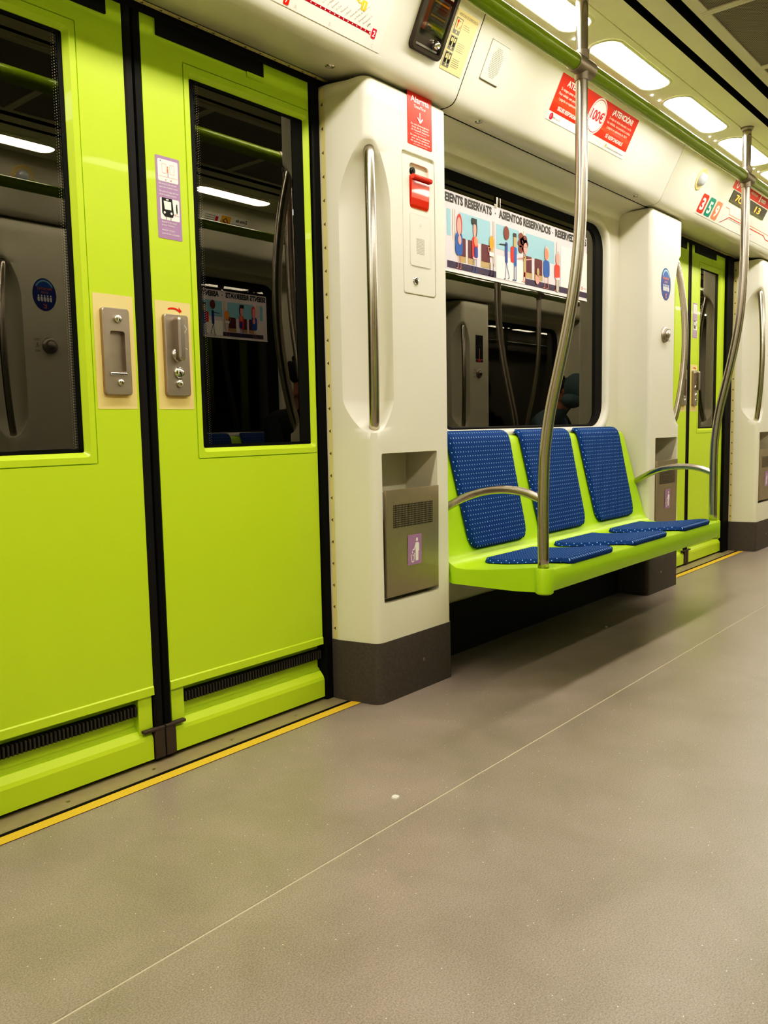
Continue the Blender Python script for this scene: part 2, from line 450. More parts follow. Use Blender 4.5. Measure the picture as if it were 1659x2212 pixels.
# dark backing above, beside and behind the openings
WR = tag(build('wall_right', g, fixn=True), 'white moulded side wall between the door bays, with window openings', 'wall', kind='structure')
WL = clone(WR, TURN, 'white moulded side wall on the opposite side'); WL.name = 'wall_left'
g = G(); g.box((X0, 1.645, 1.956), (X1, 1.99, 1.966), dark)
g.box((X0, 1.98, 0), (X1, 1.99, 1.966), dark)
g.extrude([(1.645, 1.966), (1.53, 2.205), (1.53, 2.24), (1.66, 2.24), (1.66, 1.966)], X0, X1, dark, smooth=False, closed=True)
o = tag(build('trim_%d' % n, g), 'black tunnel-side shell behind the panels', 'shell', kind='structure'); n += 1
c = copy_tree(o, None, TURN); c.name = 'trim_%d' % n; n += 1
g = G()
for k in (-1, 0, 1): g.box((2.30+PITCH*k, 1.7135, 1.9235), (4.07+PITCH*k, 1.7235, 1.945), dark)
o = tag(build('trim_%d' % n, g), 'black joint line between the upper panels and the window wall', 'joint', kind='structure'); n += 1
c = copy_tree(o, None, TURN); c.name = 'trim_%d' % n; n += 1
g = G()
pr_ = [(y+.0030, z+.0012) for y, z in cove_profile(False)]
for k in (0, 1):
    for x in (door_span(k)[0], door_span(k)[1]): g.extrude(pr_, x-.006, x+.006, dark, smooth=False)
tag(build('trim_%d' % n, g), 'dark joint lines between the upper panels', 'joint', kind='structure'); n += 1
# baseboard under the windows
g = G()
for k in (-1, 0, 1): g.box((2.30+PITCH*k, 1.835, 0), (4.07+PITCH*k, 1.849, .2), rubber2)
o = tag(build('baseboard_right', g), 'dark speckled skirting below the window bays', 'skirting', kind='structure')
c = clone(o, TURN, 'dark speckled skirting on the opposite side'); c.name = 'baseboard_left'

# windows ----------------------------------------------------------------
def make_window(k, nm):
    wx0, wz0, wx1, wz1 = AX-.706+PITCH*k, .862, AX+.706+PITCH*k, 1.825
    t = thing(nm, (AX+PITCH*k, 1.87, wz0), 'large dark window with rounded corners and black border, above the lime bench', 'window', kind='structure')
    g = G(); g.face([(x, 1.876, z) for x, z in rrect(wx0+.09, wz0+.012, wx1-.09, wz1-.035, .05)], glass)
    sub('pane', g, t)
    g = G()
    A = rrect(wx0-.004, wz0-.004, wx1+.004, wz1+.004, .115, 8); B = rrect(wx0+.075, wz0+.008, wx1-.075, wz1-.03, .07, 8); C = rrect(wx0+.09, wz0+.012, wx1-.09, wz1-.035, .06, 8)
    g.loft([[(x, 1.868, z) for x, z in A], [(x, 1.868, z) for x, z in B], [(x, 1.875, z) for x, z in C]], rubber, smooth=False)
    sub('gasket', g, t, fixn=True)
    return t
W1 = make_window(0, 'window_1')
W2 = clone(W1, TURN, 'dark window on the opposite side of the carriage'); W2.name = 'window_2'
W3 = clone(W1, Matrix.Translation((PITCH, 0, 0)) , 'second dark window, beyond the far doors'); W3.name = 'window_3'
W4 = clone(W1, TURN @ Matrix.Translation((-PITCH, 0, 0)), 'second dark window on the opposite side'); W4.name = 'window_4'

# ================================================================== PILLARS
PX0, PX1, PY = 1.944, 2.337, 1.680
def pillar_section(z, grow=0, scoop=True):
    pts = []
    w = 0
    if scoop and .862 < z < 1.735:
        if z > 1.50:
            t = min(1, max(0, (z-1.55)/.185)); w = (1-t**1.7)**.9
        elif z < .965:
            t = (.965-z)/.103; w = (1-t**1.35)**.8
        else: w = 1
    wf = .028 + .067*w; ws = .028 + .080*w
    C = Vector((PX0, PY)); S = Vector((PX0-.034*(ws/.15), PY+ws)); F = Vector((PX0+wf, PY))
    mid = (S+F)/2; ctl = C.lerp(mid, 1.85*min(1, w*2.2))
    back = Vector((1.911, 1.825))
    pts.append((1.911, 1.93)); pts.append((1.911, 1.848)); pts.append((back.x, back.y))
    nb = 3
    for i in range(1, nb): p = back.lerp(S, i/nb); pts.append((p.x, p.y))
    N = 14
    for i in range(N+1):
        t = i/N; p = S*(1-t)**2 + ctl*2*t*(1-t) + F*t*t; pts.append((p.x, p.y))
    for i in range(1, 6): p = F.lerp(Vector((PX1-.022, PY)), i/6); pts.append((p.x, p.y))
    for i in range(7):
        a = math.radians(-90+90*i/6); pts.append((PX1-.022+.022*math.cos(a), PY+.022+.022*math.sin(a)))
    pts += [(PX1, 1.76), (PX1, 1.93)]
    if grow:
        cx, cy = (PX0+PX1)/2, 1.85
        pts = [(x+(grow if x > cx else -grow), y-(grow if y < 1.8 else 0)) for x, y in pts]
    return pts
def make_pillar(mir, label):
    zs = [.198, .5, .84, .862] + [.862+.103*i/10 for i in range(1, 11)] + [1.2] + [1.50+.235*(1-(1-i/16)**1.6) for i in range(0, 17)] + [1.75, 1.85, 1.905]
    g = G(); rings = [[(x, y, z) for x, y in pillar_section(z)] for z in zs]
    top = [(x+(.006 if x < 1.93 else (-.006 if x > 2.33 else 0)), y+(.008 if y < 1.75 else 0), 1.914) for x, y in pillar_section(1.9)]
    rings.append(top)
    g.loft(rings, white, cap=(True, True))
    if mir: g.mirror(AX)
    x0 = 2*AX-PX0 if mir else PX0
    t = thing('pillar', ((2*AX-2.14 if mir else 2.14), 1.75, 0), label, 'pillar', kind='structure')
    body = build('column_panel', g, None, fixn=True)
    fx = lambda x: 2*AX-x if mir else x
    cut = []
    c = G(); c.box((fx(1.974), 1.60, .322), (fx(2.262), 1.82, .797), inner, .006, 2); cut.append(c)
    if not mir:
        c = G(); c.loft([[(x, y, z) for x, z in rrect(2.097, 1.298, 2.268, 1.738, .012)] for y in (1.6, 1.689)], white, cap=(True, True), smooth=False); cut.append(c)
    bool_cut(body, cut)
    for i, m in enumerate(body.data.materials): pass
    me = body.data
    bmm = bmesh.new(); bmm.from_mesh(me)
    for e in bmm.edges:
        if len(e.link_faces) == 2 and e.calc_face_angle(0) > math.radians(50): e.smooth = False
    for v in bmm.verts: v.co -= Vector(ORG[t.name])
    bmm.to_mesh(me); bmm.free(); body.parent = t
    # plinth
    g = G(); sec = pillar_section(0, .0025, scoop=False)
    g.loft([[(x, y, z) for x, y in sec] for z in (0, .198)], plinthm, cap=(True, True))
    for px, py_, pz in ((1.925, 1.76, .07), (1.936, 1.715, .055), (2.17, PY-.0025, .10)):   # countersunk screws
        nx = Vector((0, -1, 0)) if px > 2 else Vector((-.98, -.2, 0)); a = Vector((0, 0, 1)); b = nx.cross(a)
        g.loft([[Vector((px, py_, pz))+nx*h+(a*math.cos(w)+b*math.sin(w))*r for w in [math.pi*2*j/12 for j in range(12)]] for r, h in ((.006, .0005), (.004, .0012), (.002, .0005), (.0005, .0005))], steeld)
    if mir: g.mirror(AX)
    sub('plinth', g, t, fixn=True, sharp=45)
    # reflective strip
    s = Sign((1.911, 1.848, 0), (0, -1, 0), (0, 0, 1), base=.0004); s.N = Vector((-1, 0, 0))
    s.rect(.002, .2, .021, 1.905, stripm, 1)
    for i in range(24):
        z = .235+i*.0705
        if z < 1.9: s.poly([(.005, z), (.014, z-.006), (.014, z+.006)], tri, 2)
    if mir: s.mirror(AX)
    sub('reflective_strip', s, t)
    return t
PA = make_pillar(False, 'white moulded pillar with red alarm handle, beside the near doors')
PB = make_pillar(True, 'white moulded pillar with blue round sticker and push button, past the bench')
PA2 = clone(PA, SHIFT, 'white moulded pillar at the right edge, past the far doors')
PB0 = clone(PB, Matrix.Translation((-PITCH, 0, 0)), 'white moulded pillar on the hidden left side of the near doors')
OPP = []
def opp(o, label, sh=0, group=None):
    c = clone(o, TURN @ Matrix.Translation((sh*PITCH, 0, 0)), label, group); OPP.append(c); return c
opp(PA, 'opposite white pillar with alarm handle, facing the blue-stickered pillar'); opp(PB, 'opposite white pillar with push button, facing the alarm pillar')
opp(PA, 'opposite white pillar with alarm handle, nearest the camera', 1); opp(PB, 'opposite white pillar with button beside the far opposite doors', -1)
opp(PA, 'opposite white pillar with alarm handle at the far end', -1)

# bins ---------------------------------------------------------------------
def picto(s, cx, cy, w, h, l=1):
    s.rect(cx-w/2, cy-h/2, cx+w/2, cy+h/2, lilac, l); k = h/.1
    def q(pts, m=wht): s.poly([(cx+x*k, cy+y*k) for x, y in pts], m, l+1)
    s.disc(cx+.011*k, cy+.032*k, .0052*k, .0062*k, wht, l+1, 14)
    q([(.003, .022), (.018, .023), (.022, .018), (.022, -.006), (.0185, -.006), (.018, -.038), (.0115, -.038), (.0115, -.01), (.0105, -.01), (.0105, -.038), (.004, -.038)])
    q([(.004, .022), (-.004, .003), (-.012, .001), (-.012, -.003), (-.001, -.001), (.005, .012)])
    s.line([(cx-.020*k, cy-.014*k), (cx-.0155*k, cy-.040*k), (cx-.006*k, cy-.040*k), (cx-.0015*k, cy-.012*k)], .003*k, wht, l+1)
    q([(-.015, -.004), (-.010, -.006), (-.009, -.012), (-.014, -.012)]); q([(-.012, -.016), (-.007, -.016), (-.008, -.022), (-.011, -.022)])
def make_bin(mir, label):
    fx = (lambda x: 2*AX-x) if mir else (lambda x: x)
    xa, xb = sorted((fx(1.981), fx(2.256)))
    t = thing('waste_bin', ((xa+xb)/2, 1.70, .325), label, 'bin')
    g = G()       # steel flap, very slightly ajar at the top
    def yy(z): return 1.677 - .006*(z-.33)/.35
    zs = (.338, .681)
    A = [(xa, z) for z in zs]
    g.loft([[(xa+.004, yy(.339), .339), (xb, yy(.339), .339), (xb, yy(.681), .681), (xa, yy(.681), .681)],
            [(xa+.004, yy(.339)+.010, .339), (xb, yy(.339)+.010, .339), (xb, yy(.681)+.010, .681), (xa, yy(.681)+.010, .681)]], steelp, cap=(True, True), smooth=False)
    lid = sub('flap', g, t, fixn=True)
    s = Sign((0, yy(.339), .334), (1, 0, 0), (0, -.006, .35), base=.0003)
    cx = (xa+xb)/2
    for i in range(28):
        for j in range(11):
            s.disc(cx-.1005+i*.00745, .228+j*.0068, .0022, .0025, blk, 1, 8)
    sub('perforated_vent', s, lid)
    s = Sign((0, yy(.339), .334), (1, 0, 0), (0, -.006, .35), base=.0003)
    picto(s, cx+(.006 if not mir else .010), .145, .073, .100)
    sub('litter_sticker', s, lid)
    g = G()       # liner box behind the flap
    g.box((xa+.004, 1.700, .33), (xb-.004, 1.815, .335), inner); 
    g.box((xa+.002, 1.805, .335), (xb-.002, 1.815, .66), inner); g.box((xa+.002, 1.698, .335), (xa+.007, 1.815, .66), inner); g.box((xb-.007, 1.698, .335), (xb-.002, 1.815, .66), inner)
    sub('liner', g, t)
    return t
B1 = make_bin(False, 'brushed steel flap of the litter bin in the pillar beside the near doors')
B2 = make_bin(True, 'brushed steel flap of the litter bin half behind the far armrest')
B3 = clone(B1, SHIFT, 'dark-reflecting litter bin in the pillar at the right edge')
opp(B1, 'litter bin in the opposite pillar, reflected in the window'); opp(B2, 'litter bin in the opposite pillar, reflected in the near door'); opp(B2, 'litter bin in the opposite far pillar', -1)

# grab handles on pillars ---------------------------------------------------
def make_handle(mir, label):
    g = G(); base = Vector((PX0, PY, 0)); pts = []
    d = Vector((-.72, -.69, 0))
    z0, z1 = .868, 1.722
    P0, P1 = (z0, -.030), (z1, -.020)
    N = 30
    for i in range(N+1):
        t = i/N; z = z0+(z1-z0)*t
        bow = math.sin(math.pi*t)**.75
        off = -.052*(1-t)**1 - .028*t + .100*bow
        off = (-.038) + .062*bow
        pts.append(base + d*off + Vector((0, 0, z)))
    g.tube(pts, .0165, steel, 20)
    if mir: g.mirror(AX)
    o = build('grab_bar', g, fixn=True)
    return tag(o, label, 'grab bar')
H1 = make_handle(False, 'tall steel grab handle in the pillar beside the near doors')
H2 = make_handle(True, 'bowed steel grab handle seen edge-on against the far green doors')
H3 = clone(H1, SHIFT, 'steel grab handle on the pillar at the right edge')
opp(H1, 'steel grab handle of the opposite alarm pillar'); opp(H2, 'steel grab handle of the opposite pillar, reflected in the near door')
opp(H2, 'steel grab handle of the far opposite pillar', -1)

# alarm sign and alarm unit -------------------------------------------------
def alarm_sign():
    s = Sign((2.128, PY, 1.762), base=.0012)
    w, h = .126, .162
    s.slab(0, 0, w, h, red, .004)
    s.text('Alarma', w/2, h-.031, .019, wht, w=.094, align='C', bold=.012)
    s.text('Tireu/Tirar', w/2, h-.047, .0095, wht, w=.062, align='C')
    s.line([(w/2, h-.057), (w/2, h-.088)], .004, wht, 2)
    s.line([(w/2-.013, h-.074), (w/2, h-.088), (w/2+.013, h-.074)], .005, wht, 3)
    for i, tx in enumerate(("En cas d'emergència", 'tireu de la palanca', "de l'aparell d'alarma")): s.text(tx, w/2, h-.100-i*.0085, .0052, wht, w=.092-.006*(i == 1), align='C')
    s.text('(un ús indegut serà sancionat)', w/2, h-.124, .003, wht, w=.06, align='C')
    for i, tx in enumerate(('En caso de emergencia', 'tire de la palanca', 'del aparato de alarma')): s.text(tx, w/2, h-.134-i*.0085, .0052, wht, w=.100-.010*(i == 1), align='C')
    s.text('(el uso indebido será sancionado)', w/2, h-.1585, .003, wht, w=.07, align='C')
    return tag(build('alarm_sign', s), 'red alarm sign with white down arrow on the pillar beside the near doors', 'sign')
S1 = alarm_sign()
clone(S1, SHIFT, 'red alarm sign cut off by the right edge, on the far pillar')
opp(S1, 'red alarm sign on the opposite pillar')
def alarm_unit():
    t = thing('alarm_unit', (2.18, 1.689, 1.30), 'white alarm and intercom unit with red pull handle on the near pillar', 'alarm')
    g = G()
    g.loft([[(x, y, z) for x, z in rrect(2.100, 1.302, 2.265, 1.726, .010)] for y in (1.689, 1.6815)] +
           [[(x, 1.680, z) for x, z in rrect(2.1015, 1.3035, 2.2635, 1.7245, .009)]], white, cap=(False, True), smooth=False)
    b = build('housing', g, None, fixn=True)
    c = G(); c.loft([[(x, y, z) for x, z in rrect(2.134, 1.565, 2.236, 1.707, .016)] for y in (1.60, 1.6885)], inner, cap=(True, True), smooth=False)
    # shallow pocket, the handle stands in it
    bool_cut(b, [c])
    me = b.data
    for v in me.vertices: v.co -= Vector(ORG[t.name])
    b.parent = t
    # handle: flap with a ribbed lip on top
    g = G()
    pr = [(1.684, 1.572), (1.680, 1.580), (1.676, 1.600), (1.674, 1.64), (1.673, 1.655), (1.676, 1.667), (1.686, 1.667), (1.686, 1.572)]
    g.extrude(pr, 2.139, 2.231, redp, closed=True, cap=True, smooth=False)
    h = sub('pull_handle', g, t, fixn=True)
    g = G(); g.tube([(2.137, 1.669, 1.662), (2.233, 1.669, 1.662)], .0075, redp, 14)
    for i in range(22): g.tube([(2.140+i*.0042, 1.669, 1.662), (2.1415+i*.0042, 1.669, 1.662)], .0082, redp, 12)
    lp = sub('ribbed_lip', g, h, fixn=True)
    g = G(); g.tube([(2.157, 1.688, 1.684), (2.157, 1.681, 1.684)], [.0115, .0105], blk, 20); g.tube([(2.157, 1.6815, 1.684), (2.157, 1.679, 1.684)], .0045, rubber2, 12)
    sub('lock_boss', g, t, fixn=True)
    # intercom plate
    g = G(); g.loft([[(x, y, z) for x, z in rrect(2.132, 1.390, 2.238, 1.552, .010)] for y in (1.680, 1.6785)], white, cap=(False, True), smooth=False)
    ic = sub('intercom_plate', g, t, fixn=True)
    s = Sign((2.132, 1.6785, 1.390), base=.0002)
    for i in range(10):
        for j in range(11): s.disc(.033+i*.0042+(.0021 if j % 2 else 0), .040+j*.0046, .0012, .0013, greyp, 1, 6)
    for dx, dy in ((0, 0), (-.004, 0), (.004, 0), (0, .005), (0, -.005)): s.disc(.053+dx, .128+dy, .0012, .0012, greyp, 1, 6)
    s.frame(0.001, .001, .105, .161, .0008, lgrey, 1)
    sub('speaker_holes', s, ic)
    g = G(); 
    for r0, r1, y0, y1, m in ((.0145, .0125, 1.680, 1.677, chrome), (.0125, .0085, 1.677, 1.6765, chrome), (.0085, .0005, 1.6775, 1.6778, blk)):
        g.loft([[(2.160+r*math.cos(w), y, 1.343+r*math.sin(w)) for w in [math.pi*2*j/24 for j in range(24)]] for r, y in ((r0, y0), (r1, y1))], m)
    g.box((2.157, 1.674, 1.338), (2.162, 1.678, 1.347), chrome, .001)
    sub('key_switch', g, t, fixn=True)
    return t
U1 = alarm_unit()
clone(U1, SHIFT, 'alarm and intercom unit cut off by the right edge, on the far pillar'); opp(U1, 'alarm unit on the opposite pillar')

# blue sticker and button on pillar B ---------------------------------------
s = Sign((4.212, PY, 1.568), base=.001)
n_ = 36
s.loft([[s.o+s.X*.062*math.cos(2*math.pi*i/n_)+s.U*.080*math.sin(2*math.pi*i/n_) for i in range(n_)], [s.P(.062*math.cos(2*math.pi*i/n_), .080*math.sin(2*math.pi*i/n_)) for i in range(n_)]], navy, cap=(False, True), smooth=False)
s.poly([(.058*math.cos(a), .075*math.sin(a)) for a in [math.radians(28+124*i/16) for i in range(17)]], bluep, 1)
for i in range(16):
    a, b = math.radians(35+110*i/16), math.radians(35+110*(i+1)/16)
    s.poly([(.055*math.cos(a), .072*math.sin(a)), (.055*math.cos(b), .072*math.sin(b)), (.049*math.cos(b), .064*math.sin(b)), (.049*math.cos(a), .064*math.sin(a))], skyb, 2)
s.text('PRIORITAT', 0, .022, .012, salmon, w=.078, align='C', bold=.02)
s.text('D\'ÚS', 0, .006, .009, pink, w=.036, align='C', bold=.01)
for i in range(5):
    x = -.032+i*.016; s.disc(x, -.006, .004, .005, wht, 2, 10); s.rect(x-.005, -.034, x+.004, -.012, wht, 2); s.line([(x+.005, -.014), (x+.008, -.030)], .002, wht, 2)
s.line([(-.006, -.066), (-.006, -.047)], .006, salmon, 2); s.line([(-.006, -.058), (.010, -.046)], .005, salmon, 3); s.line([(-.008, -.066), (.008, -.064)], .006, salmon, 2)
SB = tag(build('priority_sticker', s), 'round blue priority sticker on the pillar past the bench', 'sticker')
opp(SB, 'round blue sticker on the opposite pillar')
t = thing('push_button', (4.20, PY, 1.318), 'round grey push button below the blue sticker', 'button')
def rev(g, cx, cz, prof, m, seg=28):
    g.loft([[(cx+r*math.cos(w), y, cz+r*math.sin(w)) for w in [math.pi*2*j/seg for j in range(seg)]] for r, y in prof], m)
g = G(); rev(g, 4.20, 1.318, [(.040, PY), (.040, PY-.008), (.034, PY-.016), (.024, PY-.020), (.021, PY-.018)], steeld); sub('bezel', g, t, fixn=True)
g = G(); rev(g, 4.20, 1.318, [(.021, PY-.016), (.0205, PY-.024), (.018, PY-.026), (.0005, PY-.0265)], steel); sub('plunger', g, t, fixn=True)
s = Sign((4.248, PY, 1.285), base=.0005)
for y in (.058, .064, .002, .008): s.line([(0, y), (.032, y)], .002, greyp, 1)
s.line([(.010, .022), (.016, .045), (.022, .022)], .003, greyp, 1)
sub('instruction_text', s, t)
BT = t
opp(BT, 'round push button on the opposite pillar, reflected in the near door'); opp(BT, 'round push button on the far opposite pillar', -1)
# patterned notice seen only as a reflection on the far opposite pillar
s = Sign((4.19, PY, 1.45)); s.slab(-.055, -.06, .055, .14, blk)
s.rect(-.055, -.085, .055, -.064, plum, 1); s.disc(.0, -.07, .03, .012, red, 2); s.line([(0, .03), (.004, -.07)], .012, tan, 3)
for i in range(14): s.line([(random.uniform(-.04, .04), random.uniform(0, .12)), (random.uniform(-.04, .04), random.uniform(0, .12))], .0015, greyp, 2)
g_ = build('paper_notice', s); g_.matrix_basis = TURN @ Matrix.Translation((-PITCH, 0, .05))
tag(g_, 'dark patterned notice on the opposite far pillar', 'notice')

# ================================================================== DOORS
DC = 1.262
def make_leaf(left, nm, label, gx0=1.443, gx1=1.857):
    """built as the right-hand leaf, x from the meeting edge outwards; mirrored for the left one"""
    fin = lambda g: g.mirror(DC) if left else g
    t = thing(nm, ((DC-.3 if left else DC+.3), 1.87, .01), label, 'door', kind='structure')
    yf = 1.860; xa, xb = DC+.026, DC+.612
    gz0, gz1 = .832, 1.806
    g = G()
    def R(o, y, r=.004): return [(x, y, z) for x, z in rrect(gx0-o, gz0-o, gx1+min(o, .012), gz1+o, r, 3)]
    g.loft([R(.052, yf), R(.0305, yf, .004), R(.030, yf+.003, .004), R(.028, yf+.003, .004), R(.0275, yf-.001, .004), R(.012, yf-.001, .012), R(.001, yf+.012, .006), R(0, yf+.016, .004)], lime, smooth=False)
    outer = R(.052, yf)
    vi = [g.bm.verts.new(p) for p in outer]; vo = [g.bm.verts.new(p) for p in ((xa, yf, .186), (xb, yf, .186), (xb, yf, 1.935), (xa, yf, 1.935))]
    es = [g.bm.edges.new((vi[i], vi[(i+1) % len(vi)])) for i in range(len(vi))]+[g.bm.edges.new((vo[i], vo[(i+1) % 4])) for i in range(4)]
    r = bmesh.ops.triangle_fill(g.bm, edges=es, use_beauty=True)
    for f in r['geom']:
        if isinstance(f, bmesh.types.BMFace): f.material_index = g.mi(lime)
    g.box((xa, yf+.0005, .186), (xa+.004, yf+.035, 1.935), lime); g.box((xb-.004, yf+.0005, .186), (xb, yf+.035, 1.935), lime)
    # bead along the bottom edge of the panel, block beside the rack, set-back web
    g.loft([[(xa, yf, .211), (xb, yf, .211)], [(xa, yf-.0035, .208), (xb, yf-.0035, .208)], [(xa, yf-.0035, .187), (xb, yf-.0035, .187)], [(xa, yf+.03, .183), (xb, yf+.03, .183)]], lime, closed=False, smooth=False)
    g.box((xa+.004, yf+.004, .085), (xa+.046, yf+.035, .186), lime, .002)
    g.box((xa+.046, yf+.026, .06), (xb, yf+.034, .186), lime)
    sub('door_panel', fin(g), t, fixn=True)
    # kick box with a sloping top
    g = G(); pr = [(yf-.004, .014), (yf-.004, .070), (yf, .080), (yf+.014, .096), (yf+.0175, .0965), (yf+.0175, .1005), (yf+.0245, .107), (yf+.0245, .014)]
    g.extrude(pr, DC+.036, xb, lime, closed=True, cap=True, smooth=False)
    sub('kick_plate', fin(g), t, fixn=True)
    g = G(); g.box((DC+.075, yf+.012, .138), (xb, yf+.026, .168), rubber)
    i = 0
    while DC+.077+i*.0105 < xb-.006:
        x = DC+.077+i*.0105; g.box((x, yf+.003, .139), (x+.0058, yf+.013, .167), toothm, .0014, 1); i += 1
    sub('toothed_rack', fin(g), t, fixn=True)
    # glass
    g = G(); g.face([(x, yf+.013, z) for x, z in rrect(gx0-.002, gz0-.002, gx1+.002, gz1+.002, .004)], glass)
    gl = sub('pane', fin(g), t)
    g = Sign((0, yf+.0125, 0), base=.0001)
    bw = .012
    for q in ((gx0, gz0, gx0+bw, gz1), (gx0, gz0, gx1, gz0+.008), (gx0, gz1-.008, gx1, gz1), (gx1-.045, gz0, gx1, gz1)): g.rect(*q, rubber, 1)
    for j in range(3):
        for i in range(150):
            z = gz0+.01+i*.0064
            if z < gz1-.01: g.disc(gx0+bw+.003+j*.0055, z+(.0032 if j % 2 else 0), .0018-.0004*j, .0018-.0004*j, greyp if j else blk, 1, 6)
    sub('printed_border', fin(g), gl)
    # meeting-edge seal
    g = G(); g.loft([[(DC+.001, yf+.03, z), (DC+.001, yf+.004, z), (DC+.004, yf-.003, z), (DC+.020, yf-.003, z), (DC+.026, yf+.002, z), (DC+.026, yf+.03, z)] for z in (.10, 1.935)], rubber if not left else rubber2, closed=True, cap=(True, True), smooth=False)
    sub('edge_seal', fin(g), t, fixn=True)
    g = G(); g.box((DC+.0015, yf-.009, .012), (DC+.033, yf+.02, .092), brownr, .003); g.box((DC+.0015, yf-.010, .090), (DC+.066, yf+.006, .098), brownr, .002)
    sub('corner_bumper', fin(g), t, fixn=True)
    # dark guide plate at the top
    g = G(); g.box((DC+.071, yf-.006, 1.877), (DC+.43, yf-.0005, 1.936), rubber); g.box((DC+.37, yf-.004, 1.862), (DC+.43, yf-.0005, 1.877), lime)
    sub('guide_plate', fin(g), t)
    # cream backing with handle plate
    g = G(); s = Sign((0, yf, 0), base=.0008); s.slab(DC+.0325, .937, DC+.144, 1.217, cream)
    bp = sub('cream_backing', fin(s), t)
    px0, px1, pz0, pz1 = DC+.052, DC+.127, .971, 1.183
    g = G(); g.loft([[(x, y, z) for x, z in rrect(px0, pz0, px1, pz1, .008)] for y in (yf-.0004, yf-.0115)] + [[(x, yf-.0135, z) for x, z in rrect(px0+.002, pz0+.002, px1-.002, pz1-.002, .006)]], steeld, cap=(False, True), smooth=False)
    cx = (px0+px1)/2
    if left:
        b = build('lock_plate', g, None, fixn=True)
        c = G(); c.loft([[(x, y, z) for x, z in rrect(px0+.016, pz0+.055, px1-.018, pz1-.056, .006)] for y in (1.80, yf-.0012)], steeld, cap=(True, True), smooth=False)
        bool_cut(b, [c]); q = G(); q.bm.from_mesh(b.data); q.mats = [steeld]; bpy.data.objects.remove(b)
        hp = sub('lock_plate', fin(q), t, fixn=False)
        g = G(); rev(g, cx-.004, pz1-.026, [(.0100, yf-.0135), (.0098, yf-.018), (.007, yf-.0195), (.0005, yf-.0195)], chrome)
        rev(g, cx-.004, pz0+.031, [(.0085, yf-.0135), (.0083, yf-.017), (.006, yf-.0185), (.0005, yf-.0185)], chrome)
        sub('bolt', fin(g), hp, fixn=True)
        g = G(); g.box((px0+.014, yf-.0165, pz0+.048), (px1-.014, yf-.0130, pz0+.055), chrome, .0018)
        sub('pull_rim', fin(g), hp, fixn=True)
    else:
        hp = sub('lock_plate', fin(g), t, fixn=True)
        g = G(); g.loft([[(x, yf-d, z) for x, z in rrect(cx-.012-e_, 1.062-e_, cx+.008+e_, 1.176+e_, .009, 6)] for d, e_ in ((.0135, 0), (.034, 0), (.039, -.004))], steel, cap=(False, True), smooth=False)
        rev(g, cx-.002, 1.078, [(.018, yf-.0135), (.0175, yf-.018), (.010, yf-.020)], steel)
        sub('thumb_turn', g, hp, fixn=True)
        g = G()
        for zc, r in ((1.032, .0150), (1.004, .0095)): rev(g, cx, zc, [(r, yf-.0135), (r*.98, yf-.0175), (r*.85, yf-.019), (.0005, yf-.0192)], chrome)
        sub('bolt', g, hp, fixn=True)
        s = Sign((0, yf-.0135, 0), base=.0002)
        s.line([(cx+.018, 1.163), (cx+.030, 1.148), (cx+.018, 1.128)], .0012, wht, 1); s.line([(cx+.018, 1.100), (cx+.031, 1.094)], .0012, wht, 1)
        sub('engraved_marks', s, hp)
        s = Sign((0, yf-.0012, 0), base=.0003)
        arc = [(cx-.018+.036*i/8, 1.194+.006*math.sin(math.pi*(i+1.5)/10)) for i in range(9)]
        s.line(arc, .004, red, 1); s.poly([(cx+.016, 1.2045), (cx+.017, 1.189), (cx+.026, 1.194)], red, 1)
        sub('arrow_mark', s, bp)
        # lilac notice
        s = Sign((1.316, yf, 1.376), base=.0008); s.slab(0, 0, .074, .207, lilac, .003)
        s.rect(.006, .144, .068, .199, wht, 1, .004)
        s.frame(.019, .165, .032, .188, .0008, pink, 2); s.frame(.043, .165, .056, .188, .0008, pink, 2); s.line([(.008, .156), (.066, .156)], .0008, pink, 2)
        s.disc(.036, .181, .002, .0025, salmon, 2, 8); s.rect(.034, .167, .038, .178, salmon, 2); s.rect(.0355, .156, .0375, .167, lilac, 3)
        s.poly([(.027, .151), (.033, .1485), (.027, .146)], red, 2); s.poly([(.047, .151), (.041, .1485), (.047, .146)], red, 2)
        s.poly([(.012, .194), (.016, .196), (.016, .192)], plum, 2)
        for i, tx in enumerate(('No entre ni isca del tren', 'quan sone el senyal acústic')): s.text(tx, .008, .136-i*.008, .0042, wht, w=.057-.004*(i == 0))
        for i, tx in enumerate(('No entre ni salga del tren', 'al oír la señal acústica')): s.text(tx, .008, .117-i*.008, .0042, wht, w=.058-.006*(i == 1))
        s.rect(.009, .048, .068, .103, wht, 1, .004)
        s.poly([(.014, .103), (.046, .103), (.050, .064), (.046, .056), (.022, .056), (.014, .064)], blk, 2)
        s.poly([(.019, .095), (.042, .095), (.042, .074), (.022, .074)], wht, 3); s.rect(.027, .0975, .035, .1005, wht, 3, .001)
        s.disc(.021, .066, .0032, .0032, wht, 3, 12); s.disc(.042, .066, .0032, .0032, wht, 3, 12)
        s.line([(.026, .056), (.026, .048)], .0015, blk, 2); s.line([(.040, .056), (.040, .048)], .0015, blk, 2)
        s.disc(.0600, .090, .0018, .0024, blk, 2, 8); s.poly([(.0580, .088), (.0615, .088), (.0620, .072), (.0595, .066), (.0575, .078)], blk, 2)
        s.line([(.056, .063), (.068, .063)], .0008, lgrey, 2); s.line([(.052, .066), (.055, .062)], .001, red, 3); s.line([(.052, .062), (.055, .066)], .001, red, 3)
        for i, tx in enumerate(('Atenció al buit entre', "el tren i l'andana")): s.text(tx, .011, .040-i*.008, .0042, wht, w=.046-.006*(i == 1))
        for i, tx in enumerate(('Atención al hueco', 'entre el tren y el andén')): s.text(tx, .011, .020-i*.009, .0042, wht, w=.040+.014*(i == 1))
